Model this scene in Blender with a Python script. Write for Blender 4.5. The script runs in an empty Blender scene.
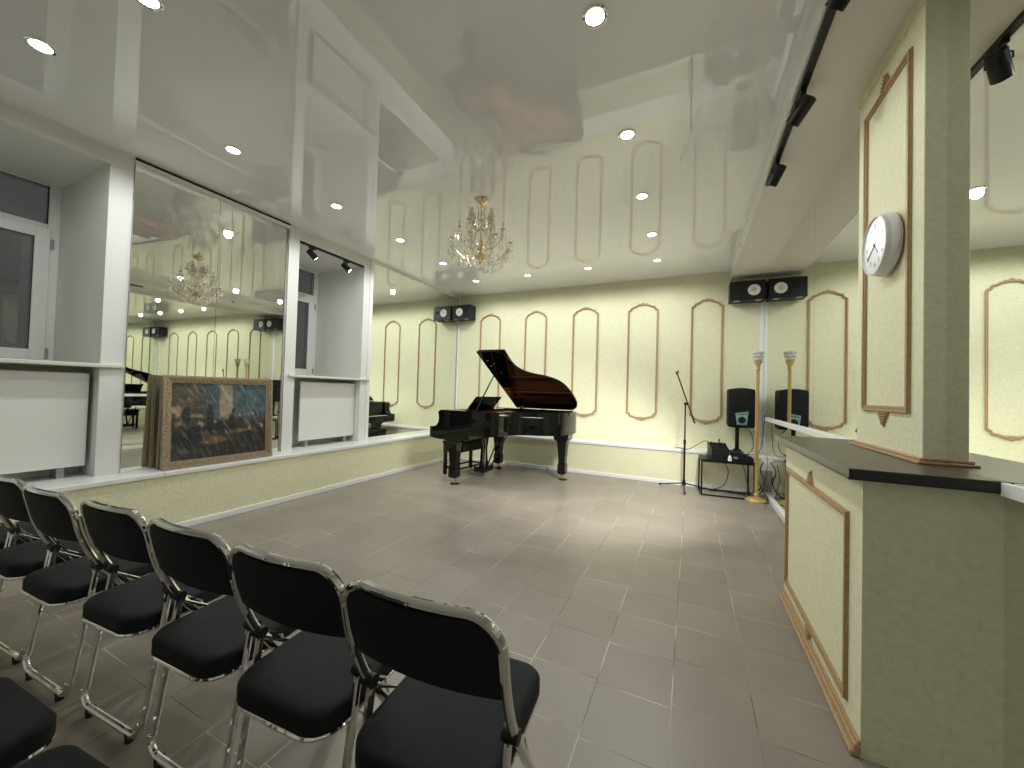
import bpy, math, random
from mathutils import Vector, Matrix
random.seed(7)
sc = bpy.context.scene
COL = sc.collection
PI = math.pi
# ---------------------------------------------------------------- room constants (metres)
XL, XR, YF, ZC, ZB = -4.143, 0.900, 6.238, 3.076, 2.944
XP, YP, ZL = -3.925, 5.892, 0.504       # plinth fronts, ledge height
XBM = 0.485                             # beam face
YB = -2.6                               # back wall

# ---------------------------------------------------------------- materials
def srgb(r, g, b):
    f = lambda c: (c/255/12.92) if c/255 <= 0.04045 else ((c/255+0.055)/1.055)**2.4
    return (f(r), f(g), f(b), 1)
def mat(name, col, rough=0.5, metal=0.0, **kw):
    m = bpy.data.materials.new(name); m.use_nodes = True
    b = m.node_tree.nodes['Principled BSDF']
    b.inputs['Base Color'].default_value = col
    b.inputs['Roughness'].default_value = rough
    b.inputs['Metallic'].default_value = metal
    for k, v in kw.items():
        b.inputs[k.replace('_', ' ')].default_value = v
    return m
def bsdf(m): return m.node_tree.nodes['Principled BSDF']
def add_noise(m, scale=40, bump=0.3, dist=0.01, colvar=None, detail=4, coord='Object'):
    nt = m.node_tree; b = bsdf(m)
    tc = nt.nodes.new('ShaderNodeTexCoord'); n = nt.nodes.new('ShaderNodeTexNoise')
    n.inputs['Scale'].default_value = scale; n.inputs['Detail'].default_value = detail
    nt.links.new(tc.outputs[coord], n.inputs['Vector'])
    if bump:
        bp = nt.nodes.new('ShaderNodeBump'); bp.inputs['Strength'].default_value = bump
        bp.inputs['Distance'].default_value = dist
        nt.links.new(n.outputs['Fac'], bp.inputs['Height']); nt.links.new(bp.outputs['Normal'], b.inputs['Normal'])
    if colvar:
        r = nt.nodes.new('ShaderNodeValToRGB')
        r.color_ramp.elements[0].position = 0.3; r.color_ramp.elements[1].position = 0.7
        r.color_ramp.elements[0].color = colvar[0]; r.color_ramp.elements[1].color = colvar[1]
        nt.links.new(n.outputs['Fac'], r.inputs['Fac']); nt.links.new(r.outputs['Color'], b.inputs['Base Color'])
    return m
M = {}
M['cream'] = add_noise(mat('cream_plaster', srgb(220,218,184), 0.8), 45, 0.30, 0.008, (srgb(214,212,177), srgb(225,223,191)))
M['white'] = add_noise(mat('white_paint', srgb(222,222,218), 0.6), 60, 0.1, 0.004)
M['upvc'] = mat('white_plastic', srgb(228,228,226), 0.3)
M['sill'] = mat('sill_stone', srgb(214,212,200), 0.3)
M['beige'] = add_noise(mat('beige_soffit', srgb(222,217,208), 0.7), 60, 0.1, 0.004)
M['mirror'] = mat('mirror_glass', (0.86,0.88,0.84,1), 0.0, 1.0)
M['chrome'] = mat('chrome', (0.80,0.80,0.79,1), 0.06, 1.0)
M['steel'] = mat('dull_steel', (0.5,0.5,0.5,1), 0.3, 1.0)
M['gold'] = mat('polished_brass', (0.80,0.68,0.42,1), 0.2, 1.0)
M['oldgold'] = mat('gold_lacquer', srgb(192,170,108), 0.36, 0.4)
M['wood'] = add_noise(mat('moulding_bronze', srgb(172,142,104), 0.5), 90, 0.2, 0.003, (srgb(162,132,94), srgb(182,152,114)))
M['black_gloss'] = mat('piano_black', (0.003,0.003,0.003,1), 0.03, 0.0, IOR=1.42)
M['black'] = mat('black_plastic', (0.006,0.006,0.007,1), 0.5, 0.0, IOR=1.4)
M['blackmetal'] = mat('black_metal', (0.005,0.005,0.005,1), 0.4, 0.0, IOR=1.4)
M['fabric'] = add_noise(mat('black_vinyl', (0.0070,0.0074,0.0085,1), 0.72, 0.0, IOR=1.35), 400, 0.15, 0.002)
M['grille'] = add_noise(mat('speaker_grille', (0.006,0.007,0.007,1), 0.7, 0.0, IOR=1.35), 500, 0.6, 0.003)
M['ivory'] = mat('ivory_keys', srgb(235,232,222), 0.2)
M['plate'] = mat('piano_plate', srgb(196,132,84), 0.3, 0.75)
M['copper'] = mat('soundboard', srgb(168,104,66), 0.4)
M['felt'] = mat('red_felt', srgb(120,30,36), 0.9)
M['cone'] = mat('speaker_cone', srgb(225,220,210), 0.4)
M['teal'] = mat('teal_label', srgb(128,164,150), 0.5)
M['tealdark'] = mat('teal_label_dark', srgb(20,40,36), 0.5)
M['counter'] = add_noise(mat('dark_worktop', srgb(72,64,56), 0.32), 25, 0.05, 0.002, (srgb(66,58,50), srgb(80,72,63)))
M['counteredge'] = mat('worktop_edge', (0.012,0.011,0.010,1), 0.3)
M['clockwhite'] = mat('clock_plastic', srgb(226,226,224), 0.25)
M['clockface'] = mat('clock_dial', srgb(205,207,208), 0.55)
M['ink'] = mat('dial_ink', srgb(38,38,40), 0.6)
M['emit'] = mat('lamp_diffuser', (1,1,1,1), 0.5); b = bsdf(M['emit'])
b.inputs['Emission Color'].default_value = (1,0.99,0.95,1); b.inputs['Emission Strength'].default_value = 14
M['backboard'] = mat('picture_back', srgb(96,92,82), 0.8)
M['frame'] = add_noise(mat('gilt_frame', srgb(150,128,96), 0.5, 0.25), 120, 0.9, 0.012, (srgb(124,106,80), srgb(184,168,138)))
M['cardboard'] = mat('frame_side', srgb(140,128,104), 0.7)
M['glass'] = mat('window_glass', (1,1,1,1), 0.0, 0.0, Transmission_Weight=1.0, IOR=1.45)
M['crystal'] = mat('crystal', (1.0,0.97,0.90,1), 0.02, 0.0, Transmission_Weight=0.45, IOR=1.7)
M['candle'] = mat('candle_sleeve', srgb(225,215,190), 0.4)
M['rubber'] = mat('rubber', (0.015,0.015,0.015,1), 0.7)
M['grey'] = mat('grey_plastic', srgb(150,152,150), 0.5)
M['night'] = add_noise(mat('night_outside', srgb(60,66,66), 0.9), 2, 0, 0, (srgb(40,46,46), srgb(82,86,84)))
# glossy stretch ceiling
m = mat('stretch_ceiling', srgb(236,236,236), 0.0, 0.0, IOR=1.95); M['ceil'] = m
nt = m.node_tree; tc = nt.nodes.new('ShaderNodeTexCoord'); n = nt.nodes.new('ShaderNodeTexNoise')
n.inputs['Scale'].default_value = 1.1; n.inputs['Detail'].default_value = 0
bp = nt.nodes.new('ShaderNodeBump'); bp.inputs['Strength'].default_value = 0.004; bp.inputs['Distance'].default_value = 0.02
nt.links.new(tc.outputs['Object'], n.inputs['Vector']); nt.links.new(n.outputs['Fac'], bp.inputs['Height'])
nt.links.new(bp.outputs['Normal'], bsdf(m).inputs['Normal'])
# floor tiles
m = mat('floor_tiles', srgb(140,128,116), 0.32); M['floor'] = m
nt = m.node_tree; b = bsdf(m); tc = nt.nodes.new('ShaderNodeTexCoord'); mp = nt.nodes.new('ShaderNodeMapping')
mp.inputs['Location'].default_value = (0.05, -1.39+0.295*10, 0)
br = nt.nodes.new('ShaderNodeTexBrick'); br.offset = 0.07; br.offset_frequency = 2
br.inputs['Color1'].default_value = srgb(135,127,117); br.inputs['Color2'].default_value = srgb(129,121,110)
br.inputs['Mortar'].default_value = srgb(172,162,148)
br.inputs['Scale'].default_value = 1.0; br.inputs['Mortar Size'].default_value = 0.0022; br.inputs['Mortar Smooth'].default_value = 0.3
br.inputs['Brick Width'].default_value = 0.295; br.inputs['Row Height'].default_value = 0.30
rot = nt.nodes.new('ShaderNodeVectorRotate'); rot.rotation_type = 'Z_AXIS'; rot.inputs['Angle'].default_value = PI/2
nt.links.new(tc.outputs['Object'], mp.inputs['Vector']); nt.links.new(mp.outputs['Vector'], rot.inputs['Vector'])
nt.links.new(rot.outputs['Vector'], br.inputs['Vector'])
nz = nt.nodes.new('ShaderNodeTexNoise'); nz.inputs['Scale'].default_value = 3.0; nz.inputs['Detail'].default_value = 8
nt.links.new(tc.outputs['Object'], nz.inputs['Vector'])
nz2 = nt.nodes.new('ShaderNodeTexNoise'); nz2.inputs['Scale'].default_value = 2.1; nz2.inputs['Detail'].default_value = 2
nt.links.new(tc.outputs['Object'], nz2.inputs['Vector'])
mr = nt.nodes.new('ShaderNodeMapRange'); mr.inputs['To Min'].default_value = 0.95; mr.inputs['To Max'].default_value = 1.36
mx = nt.nodes.new('ShaderNodeMix'); mx.data_type = 'RGBA'; mx.blend_type = 'MULTIPLY'; mx.inputs['Factor'].default_value = 1
cmb = nt.nodes.new('ShaderNodeCombineColor')
nt.links.new(nz.outputs['Fac'], mr.inputs['Value'])
for k in range(3): nt.links.new(mr.outputs['Result'], cmb.inputs[k])
nt.links.new(cmb.outputs['Color'], mx.inputs['B'])
# grout: patchy, light in places and dark in others
gm = nt.nodes.new('ShaderNodeValToRGB'); gm.color_ramp.elements[0].position = 0.42; gm.color_ramp.elements[1].position = 0.58
gm.color_ramp.elements[0].color = srgb(84,76,66); gm.color_ramp.elements[1].color = srgb(186,176,160)
nt.links.new(nz2.outputs['Fac'], gm.inputs['Fac']); nt.links.new(gm.outputs['Color'], br.inputs['Mortar'])
nt.links.new(br.outputs['Color'], mx.inputs['A']); nt.links.new(mx.outputs['Result'], b.inputs['Base Color'])
mr2 = nt.nodes.new('ShaderNodeMapRange'); mr2.inputs['To Min'].default_value = 0.26; mr2.inputs['To Max'].default_value = 0.48
nt.links.new(nz.outputs['Fac'], mr2.inputs['Value']); nt.links.new(mr2.outputs['Result'], b.inputs['Roughness'])

# ---------------------------------------------------------------- mesh helper
class MB:
    def __init__(s): s.v = []; s.f = []; s.mi = []; s.cur = 0
    def add(s, vs, fs):
        o = len(s.v); s.v += [tuple(p) for p in vs]
        for f in fs: s.f.append(tuple(i+o for i in f)); s.mi.append(s.cur)
        return s
    def box(s, x0, x1, y0, y1, z0, z1):
        vs = [(x,y,z) for x in (x0,x1) for y in (y0,y1) for z in (z0,z1)]
        return s.add(vs, [(0,1,3,2),(4,6,7,5),(0,4,5,1),(2,3,7,6),(0,2,6,4),(1,5,7,3)])
    def rbox(s, x0, x1, y0, y1, z0, z1, r=0.005):
        """box with chamfered edges"""
        pts = []; fs = []
        X, Y, Z = (x0,x1), (y0,y1), (z0,z1); idx = {}
        for i in (0,1):
            for j in (0,1):
                for k in (0,1):
                    sx, sy, sz = 1-2*i, 1-2*j, 1-2*k
                    for a, p in enumerate([(X[i], Y[j]+sy*r, Z[k]+sz*r), (X[i]+sx*r, Y[j], Z[k]+sz*r), (X[i]+sx*r, Y[j]+sy*r, Z[k])]):
                        idx[(i,j,k,a)] = len(pts); pts.append(p)
        g = lambda i,j,k,a: idx[(i,j,k,a)]
        for i in (0,1):
            fs.append((g(i,0,0,0),g(i,1,0,0),g(i,1,1,0),g(i,0,1,0)))
            fs.append((g(0,i,0,1),g(1,i,0,1),g(1,i,1,1),g(0,i,1,1)))
            fs.append((g(0,0,i,2),g(1,0,i,2),g(1,1,i,2),g(0,1,i,2)))
            for j in (0,1):
                fs.append((g(i,j,0,0),g(i,j,1,0),g(i,j,1,1),g(i,j,0,1)))
                fs.append((g(i,0,j,0),g(i,1,j,0),g(i,1,j,2),g(i,0,j,2)))
                fs.append((g(0,i,j,1),g(1,i,j,1),g(1,i,j,2),g(0,i,j,2)))
                for k in (0,1): fs.append((g(i,j,k,0),g(i,j,k,1),g(i,j,k,2)))
        return s.add(pts, fs)
    def tube(s, path, r, n=10, closed=False, cap=True, flat=None):
        P = [Vector(p) for p in path]; N = len(P); rings = []
        rr = r if isinstance(r, (list, tuple)) else [r]*N
        up = None
        for i in range(N):
            a = P[(i-1) % N] if (i > 0 or closed) else P[i]; c = P[(i+1) % N] if (i < N-1 or closed) else P[i]
            t = (c-a).normalized()
            if up is None:
                up = Vector((0,0,1)) if abs(t.z) < 0.9 else Vector((1,0,0))
            u = (up - t*up.dot(t))
            if u.length < 1e-4: u = Vector((1,0,0)) - t*t.x
            u.normalize(); w = t.cross(u); up = u
            fa, fb = flat if flat else (1, 1)
            rings.append([P[i] + (u*math.cos(q)*fa + w*math.sin(q)*fb)*rr[i] for q in [2*PI*k/n for k in range(n)]])
        vs = [p for ring in rings for p in ring]; fs = []
        for i in range(N if closed else N-1):
            j = (i+1) % N
            for k in range(n): fs.append((i*n+k, i*n+(k+1) % n, j*n+(k+1) % n, j*n+k))
        if not closed and cap: fs += [tuple(range(n))[::-1], tuple((N-1)*n+k for k in range(n))]
        return s.add(vs, fs)
    def cyl(s, a, b2, r, n=20, r2=None): return s.tube([a, b2], [r, r if r2 is None else r2], n)
    def lathe(s, prof, c=(0,0,0), n=24, axis='z'):
        vs = []; fs = []
        for (r, z) in prof:
            for k in range(n):
                q = 2*PI*k/n; p = (r*math.cos(q), r*math.sin(q), z)
                if axis == 'x': p = (p[2], p[0], p[1])
                if axis == 'y': p = (p[0], p[2], p[1])
                vs.append((p[0]+c[0], p[1]+c[1], p[2]+c[2]))
        m = len(prof)
        for i in range(m-1):
            for k in range(n): fs.append((i*n+k, i*n+(k+1) % n, (i+1)*n+(k+1) % n, (i+1)*n+k))
        if prof[0][0] > 1e-6: fs.append(tuple(range(n))[::-1])
        if prof[-1][0] > 1e-6: fs.append(tuple((m-1)*n+k for k in range(n)))
        return s.add(vs, fs)
    def prism(s, poly, z0, z1, plane='xy'):
        n = len(poly)
        if plane == 'xy': g = lambda p, h: (p[0], p[1], h)
        elif plane == 'xz': g = lambda p, h: (p[0], h, p[1])
        else: g = lambda p, h: (h, p[0], p[1])
        vs = [g(p, z0) for p in poly] + [g(p, z1) for p in poly]
        fs = [tuple(range(n))[::-1], tuple(range(n, 2*n))] + [(i, (i+1) % n, n+(i+1) % n, n+i) for i in range(n)]
        return s.add(vs, fs)
    def ring(s, outer, inner, z0, z1, f=lambda p, h: (p[0], p[1], h)):
        n = len(outer); vs = [f(p, z0) for p in outer]+[f(p, z0) for p in inner]+[f(p, z1) for p in outer]+[f(p, z1) for p in inner]
        fs = []
        for i in range(n):
            j = (i+1) % n
            fs += [(i,n+i,n+j,j), (2*n+i,2*n+j,3*n+j,3*n+i), (i,j,2*n+j,2*n+i), (n+i,3*n+i,3*n+j,n+j)]
        return s.add(vs, fs)
    def xf(s, mt):
        s.v = [tuple(mt @ Vector(p)) for p in s.v]; return s
    def build(s, name, m, parent=None, loc=None, smooth=35, mats=None, sub=0):
        me = bpy.data.meshes.new(name); 
        off = Vector(loc) if loc else Vector((0,0,0))
        me.from_pydata([tuple(Vector(p)-off) for p in s.v], [], s.f); 
        for mm in (mats or [m]): me.materials.append(M[mm])
        if mats: me.polygons.foreach_set('material_index', s.mi)
        import bmesh
        bm = bmesh.new(); bm.from_mesh(me); bmesh.ops.recalc_face_normals(bm, faces=bm.faces); bm.to_mesh(me); bm.free()
        if smooth:
            me.polygons.foreach_set('use_smooth', [True]*len(me.polygons)); me.set_sharp_from_angle(angle=math.radians(smooth))
        o = bpy.data.objects.new(name, me); COL.objects.link(o); o.location = off
        if parent: o.parent = parent
        if sub:
            md = o.modifiers.new('sub', 'SUBSURF'); md.levels = sub; md.render_levels = sub
        return o
def tag(o, label=None, cat=None, group=None, kind=None):
    if label: o['label'] = label
    if cat: o['category'] = cat
    if group: o['group'] = group
    if kind: o['kind'] = kind
    return o
def empty(name, loc=(0,0,0), rz=0, label=None, cat=None, group=None):
    o = bpy.data.objects.new(name, None); COL.objects.link(o); o.location = loc; o.rotation_euler = (0,0,rz); o.empty_display_size = 0.1
    return tag(o, label, cat, group)
def struct(name, mb, m, **kw): return tag(mb.build(name, m, **kw), kind='structure')
def kids(o): return [c for c in bpy.data.objects if c.parent == o]
def copy_tree(o, parent=None):
    c = o.copy(); COL.objects.link(c); c.parent = parent
    for ch in list(o.children): copy_tree(ch, c)
    return c
def arc(cx, cy, r, a0, a1, n=8): return [(cx+r*math.cos(math.radians(a0+(a1-a0)*i/n)), cy+r*math.sin(math.radians(a0+(a1-a0)*i/n))) for i in range(n+1)]
def bez(pts, n=10):
    """Catmull-Rom through points"""
    P = [Vector(p) for p in pts]; P = [P[0]*2-P[1]]+P+[P[-1]*2-P[-2]]; out = []
    for i in range(1, len(P)-2):
        for k in range(n):
            t = k/n; a, b_, c, d = P[i-1], P[i], P[i+1], P[i+2]
            out.append(0.5*((2*b_)+(c-a)*t+(2*a-5*b_+4*c-d)*t*t+(3*b_-a-3*c+d)*t**3))
    out.append(P[-2]); return out

# ---------------------------------------------------------------- room shell
struct('floor', MB().box(XL-0.2, XR+0.2, YB, YF+0.1, -0.1, 0), 'floor')
struct('ceiling', MB().box(XL-0.01, XBM, YB, YF+0.01, ZC, ZC+0.12), 'ceil')
struct('wall_far', MB().box(XL-0.3, XR+0.3, YF, YF+0.2, 0, ZC+0.12), 'cream')
struct('wall_far_plinth', MB().box(XP, XR-0.001, YP, YF, 0, ZL-0.035), 'cream')
struct('wall_back', MB().box(XL-1.2, XR+0.3, YB-0.2, YB, 0, ZC+0.12), 'white')
struct('wall_right', MB().box(XR+0.035, XR+0.2, YB, YF, 0, ZC+0.12), 'cream')
struct('ceiling_beam', MB().box(XBM+0.012, XR+0.035, YB, YF, ZB, ZC+0.12), 'beige')
struct('trim_1', MB().box(XBM, XBM+0.012, YB, YF, ZB-0.004, ZC), 'upvc')
# left wall with the two window niches
N1, N2 = (0.32, 1.288), (2.883, 3.850)
ZS = 2.945; XW = -5.08
w = MB()
for y0, y1, x in ((YB, N1[0], XL), (1.288, 1.43, XL), (1.43, 2.754, XL-0.050), (2.754, 2.883, XL), (3.850, 4.010, XL), (4.010, YF, XL-0.035)):
    w.box(XL-1.1, x, y0, y1, ZL-0.03, ZC)
for a, b_ in (N1, N2):
    w.box(XL-1.1, XL, a, b_, ZS, ZC)            # above the niche
    w.box(XL-1.1, XL-0.30, a, b_, ZL-0.03, 1.345)      # radiator recess back
struct('wall_left', w, 'white')
struct('wall_left_plinth', MB().box(XL-0.3, XP, YB, YF, 0, ZL-0.035), 'cream')
# ledge caps and skirtings
l = MB().rbox(XL-0.29, XP+0.018, YB, 1.62, ZL-0.036, ZL, 0.004).rbox(XL-0.29, XP+0.018, 1.622, YP, ZL-0.036, ZL, 0.004)
struct('trim_2', l, 'upvc')
struct('trim_3', MB().rbox(XP+0.018, XR-0.001, YP-0.018, YF, ZL-0.036, ZL, 0.004).box(XL,XP+0.018,YP,YF,ZL-0.036,ZL), 'upvc')
struct('baseboard_left', MB().rbox(XP, XP+0.014, YB, YP, 0, 0.055, 0.004), 'upvc')
struct('baseboard_far', MB().rbox(XP+0.014, XR-0.001, YP-0.014, YP, 0, 0.055, 0.004), 'upvc')
struct('baseboard_right', MB().rbox(XR-0.024, XR+0.010, 2.98, YP-0.02, 0, 0.06, 0.004).rbox(XR-0.022, XR, YB, 1.74, 0, 0.06, 0.004), 'upvc')
# cove strips at the left ceiling line
struct('trim_4', MB().box(XL-0.008, XL+0.012, YB, 1.43, ZC-0.02, ZC-0.001).box(XL-0.012, XL+0.016, 1.43, 2.754, ZC-0.055, ZC-0.022)
       .box(XL-0.008, XL+0.012, 2.754, 4.01, ZC-0.02, ZC-0.001).box(XL-0.012, XL+0.006, 4.01, YF, ZC-0.035, ZC-0.001), 'upvc')
struct('trim_5', MB().box(XL-0.012, XL+0.016, 1.43, 2.754, ZC-0.020, ZC-0.002).box(XL-0.002, XL+0.001, 2.751, 2.755, ZL, ZC-0.02), 'black')
struct('trim_6', MB().box(XL-0.012, XL+0.010, 3.955, 4.012, ZL, ZC-0.02).box(XL-0.002,XL+0.004,3.90,3.906,ZL,ZC-0.02), 'upvc')
# corner cable channels
struct('trim_7', MB().rbox(XL, XL+0.025, YF-0.03, YF, ZL, 3.04, 0.003), 'upvc')
struct('trim_8', MB().rbox(XR-0.042, XR-0.001, YF-0.04, YF, ZL, 2.9, 0.003).rbox(XR-0.06, XR-0.001, YP-0.06, YP-0.018, 0.33, ZL-0.0, 0.003), 'upvc')
struct('trim_9', MB().rbox(XR-0.055, XR-0.001, YP-0.055, YP-0.018, 0.06, 0.33, 0.003), 'grey')
# handrail on the right mirror
struct('trim_10', MB().rbox(XR-0.022, XR+0.014, 3.075, 6.12, 0.968, 1.011, 0.002), 'upvc')
struct('trim_11', MB().rbox(XR-0.018, XR-0.0005, YB, 1.742, 0.968, 1.011, 0.002), 'upvc')
# dark yard outside
# ---------------------------------------------------------------- windows
def window(idx, a, b_):
    w = empty('window_%d' % idx, (XW, (a+b_)/2, 1.38)); w['kind'] = 'structure'
    L = lambda mb: mb.xf(Matrix.Translation((-XW, -(a+b_)/2, -1.38)))
    z0, z1, zt = 1.375, ZS, 2.56; x0, x1 = XW-0.06, XW
    f = MB()
    f.rbox(x0,x1,a,a+0.075,z0,z1).rbox(x0,x1,b_-0.075,b_,z0,z1).rbox(x0,x1,a+0.075,b_-0.075,z0,z0+0.05).rbox(x0,x1,a+0.075,b_-0.075,zt-0.03,zt+0.03)
    f.rbox(x0,x1,a+0.075,b_-0.075,z1-0.03,z1+0.0)
    L(f).build('window_frame', 'upvc', w)
    s_ = MB(); y0, y1 = a+0.055, b_-0.055
    s_.rbox(x1-0.02,x1+0.016,y0,y0+0.09,z0+0.03,zt-0.01).rbox(x1-0.02,x1+0.016,y1-0.09,y1,z0+0.03,zt-0.01)
    s_.rbox(x1-0.02,x1+0.016,y0+0.09,y1-0.09,z0+0.03,z0+0.12).rbox(x1-0.02,x1+0.016,y0+0.09,y1-0.09,zt-0.10,zt-0.01)
    L(s_).build('window_sash', 'upvc', w)
    g = MB().box(x0+0.02,x0+0.026,a+0.07,b_-0.07,zt+0.02,z1-0.02).box(x0+0.03,x0+0.036,a+0.1,b_-0.1,z0+0.1,zt-0.08)
    L(g).build('window_pane', 'glass', w)
    k = MB().box(x1-0.004,x1+0.004,y0+0.088,y0+0.094,z0+0.12,zt-0.10).box(x1-0.004,x1+0.004,y1-0.094,y1-0.088,z0+0.12,zt-0.10).box(x1-0.004,x1+0.004,y0+0.09,y1-0.09,zt-0.104,zt-0.098).box(x1-0.004,x1+0.002,b_-0.081,b_-0.074,zt+0.03,z1-0.03).box(x1-0.004,x1+0.002,a+0.075,b_-0.075,z1-0.036,z1-0.03)
    L(k).build('gasket', 'black', w)
    h = MB().rbox(x1+0.016,x1+0.03,y0+0.03,y0+0.055,1.85,1.97,0.003).tube([(x1+0.03,y0+0.042,1.93),(x1+0.06,y0+0.042,1.93),(x1+0.06,y0+0.042,1.82)],0.008,8)
    L(h).build('window_handle', 'upvc', w)
    hg = MB()
    for z in (1.47, 2.42): hg.cyl((x1+0.02,y1+0.008,z-0.04),(x1+0.02,y1+0.008,z+0.04),0.009,8)
    L(hg).build('hinge', 'grey', w)
window(1, *N1); window(2, *N2)
struct('trim_12', MB().rbox(XW-0.02, XL+0.035, N1[0]-0.1, 1.42, 1.346, 1.376, 0.006), 'sill')
struct('trim_13', MB().rbox(XW-0.02, XL+0.035, 2.80, 3.985, 1.346, 1.376, 0.006), 'sill')
for (y0, y1) in ((0.33, 1.262), (3.03, 3.842)):
    p = empty('radiator_cover', (XL-0.12, (y0+y1)/2, ZL))
    tag(p, 'white panel radiator cover in the recess of the near window' if y0 < 2 else 'white panel radiator cover below the small window nearest the piano', 'radiator cover', 'radiator covers under the windows')
    Lm = Matrix.Translation((-(XL-0.12), -(y0+y1)/2, -ZL)); zb = 0.585; zt = 1.30
    MB().rbox(XL-0.110, XL-0.090, y0, y1, zb, zt, 0.003).xf(Lm).build('front_panel', 'white', p)
    MB().box(XL-0.240, XL-0.111, y0+0.08, y1-0.08, zb+0.06, zt-0.06).xf(Lm).build('radiator_body', 'grey', p)
    for yy in (y0+0.1, y1-0.14): MB().box(XL-0.23, XL-0.115, yy, yy+0.04, ZL, zb+0.07).xf(Lm).build('support_foot', 'grey', p)

# ---------------------------------------------------------------- mirrors (each glass sheet is a thing)
def mirror(x0, x1, y0, y1, z0, z1, label, rot=0, dx=0):
    o = MB().box(x0, x1, y0+0.0015, y1-0.0015, z0, z1).build('wall_mirror', 'mirror', loc=((x0+x1)/2, (y0+y1)/2, z0), smooth=0)
    o.rotation_euler.z = math.radians(rot); o.location.x += dx; tag(o, label, 'mirror', 'mirror sheets covering the side walls'); return o
mirror(XL-0.008, XL, 1.43, 2.058, ZL+0.001, ZC-0.024, 'tall wall mirror left of its vertical seam, behind the leaning paintings', 1.5, 0.0038)
mirror(XL-0.008, XL, 2.058, 2.753, ZL+0.001, ZC-0.024, 'tall wall mirror right of the seam, beside the small window with a spotlight track', 1.5, -0.0135)
mirror(XL-0.011, XL, 4.012, YF, ZL+0.001, ZC-0.036, 'wide wall mirror between the small window and the far corner, left of the piano', 0.3, -0.006)
mirror(XR, XR+0.007, 3.883, YF, 0.0, ZB-0.001, 'right wall mirror sheet running from the floor lamp corner to the first seam', 0.25, 0.0051)
mirror(XR, XR+0.007, 2.40, 3.883, 0.0, ZB-0.001, 'right wall mirror sheet left of the column, behind the far end of the bar', 0.25, 0.0135)
mirror(XR, XR+0.007, 1.50, 2.40, 0.0, ZB-0.001, 'right wall mirror sheet right of the column, above the near end of the bar', 0.85, 0.0016)
mirror(XR, XR+0.007, YB, 1.50, 0.0, ZB-0.001, 'mirror sheet on the right wall, nearest the viewer past the bar counter')

# ---------------------------------------------------------------- wall mouldings
def panel_outline(w, h, c, arch=0.03):
    """closed outline centred on x, from z=0 to z=h, with stepped concave corners"""
    hw = w/2; pts = []
    def corner(cx, cz, sx, sz, rev):
        a = [(cx, cz-sz*c), (cx-sx*c*0.05, cz-sz*c*0.88), (cx-sx*c*0.34, cz-sz*c*0.74), (cx-sx*c*0.50, cz-sz*c*0.60), (cx-sx*c*0.56, cz-sz*c*0.34), (cx-sx*c*0.66, cz-sz*c*0.22), (cx-sx*c*1.15, cz-sz*c*0.12)]
        return a[::-1] if rev else a
    pts += corner(hw, h, 1, 1, False)
    pts += [(0.07, h+arch*0.6), (0, h+arch), (-0.07, h+arch*0.6)]
    pts += corner(-hw, h, -1, 1, True)
    pts += corner(-hw, 0, -1, -1, False)
    pts += [(-0.07, -arch*0.25), (0.07, -arch*0.25)]
    pts += corner(hw, 0, 1, -1, True)
    return pts
def ornament(mb, s, up=1):
    """carved shell crest in the xz plane, y = relief towards the room (negative y)"""
    for k in range(-3, 4):
        a = k*0.36; L = s*(1.0-0.10*abs(k))
        mb.tube([(0, -0.004, 0), (math.sin(a)*L*0.55, -0.012, up*math.cos(a)*L*0.5), (math.sin(a)*L*0.95, -0.006, up*math.cos(a)*L*0.8)], [0.004, s*0.13, s*0.05], 6)
    for sx in (-1, 1):
        mb.tube([(0, -0.006, 0), (sx*s*0.8, -0.010, up*s*0.30), (sx*s*1.35, -0.008, up*s*0.12), (sx*s*1.9, -0.004, up*s*0.02)], [s*0.16, s*0.15, s*0.10, s*0.03], 6)
        mb.tube([(sx*s*0.7, -0.01, up*s*0.1), (sx*s*1.15, -0.014, up*s*0.42), (sx*s*1.25, -0.010, up*s*0.15)], [s*0.1, s*0.1, s*0.03], 6)
def moulding(cx, z0, z1, w, label, relief=1):
    e = empty('panel_moulding', (cx, YF-0.0047, z0), 0, label, 'wall moulding', 'moulded panels on the far wall')
    pts = panel_outline(w, z1-z0, 0.075)
    o = [(p[0]*(1), p[1]) for p in pts]
    MB().tube([(p[0], -0.006, p[1]) for p in o], 0.0105, 6, closed=True).tube([(p[0]*(1-0.028/w), -0.004, (p[1]-(z1-z0)/2)*(1-0.028/(z1-z0))+(z1-z0)/2) for p in o], 0.005, 5, closed=True).build('moulding_strip', 'wood', e)
    mb = MB(); ornament(mb, 0.055, 1); mb.xf(Matrix.Translation((0, 0, z1-z0+0.015))); mb.build('crest_ornament', 'wood', e)
    mb = MB(); ornament(mb, 0.05, -1); mb.xf(Matrix.Translation((0, 0, -0.012))); mb.build('base_ornament', 'wood', e)
PL = [(-3.427, 0.42, 'tall moulded panel on far wall, first from the left corner, partly behind the raised piano lid'),
      (-2.51, 0.40, 'tall moulded panel on far wall, second from left, above the raised piano lid'),
      (-1.615, 0.42, 'tall moulded panel on far wall, third from left, just right of the piano lid'),
      (-0.700, 0.44, 'tall moulded panel on far wall left of the microphone stand, fourth from left'),
      (0.195, 0.405, 'tall moulded panel on far wall between microphone stand and black loudspeaker')]
for cx, wd, lb in PL: moulding(cx, 0.905, 2.655, wd, lb)

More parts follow.
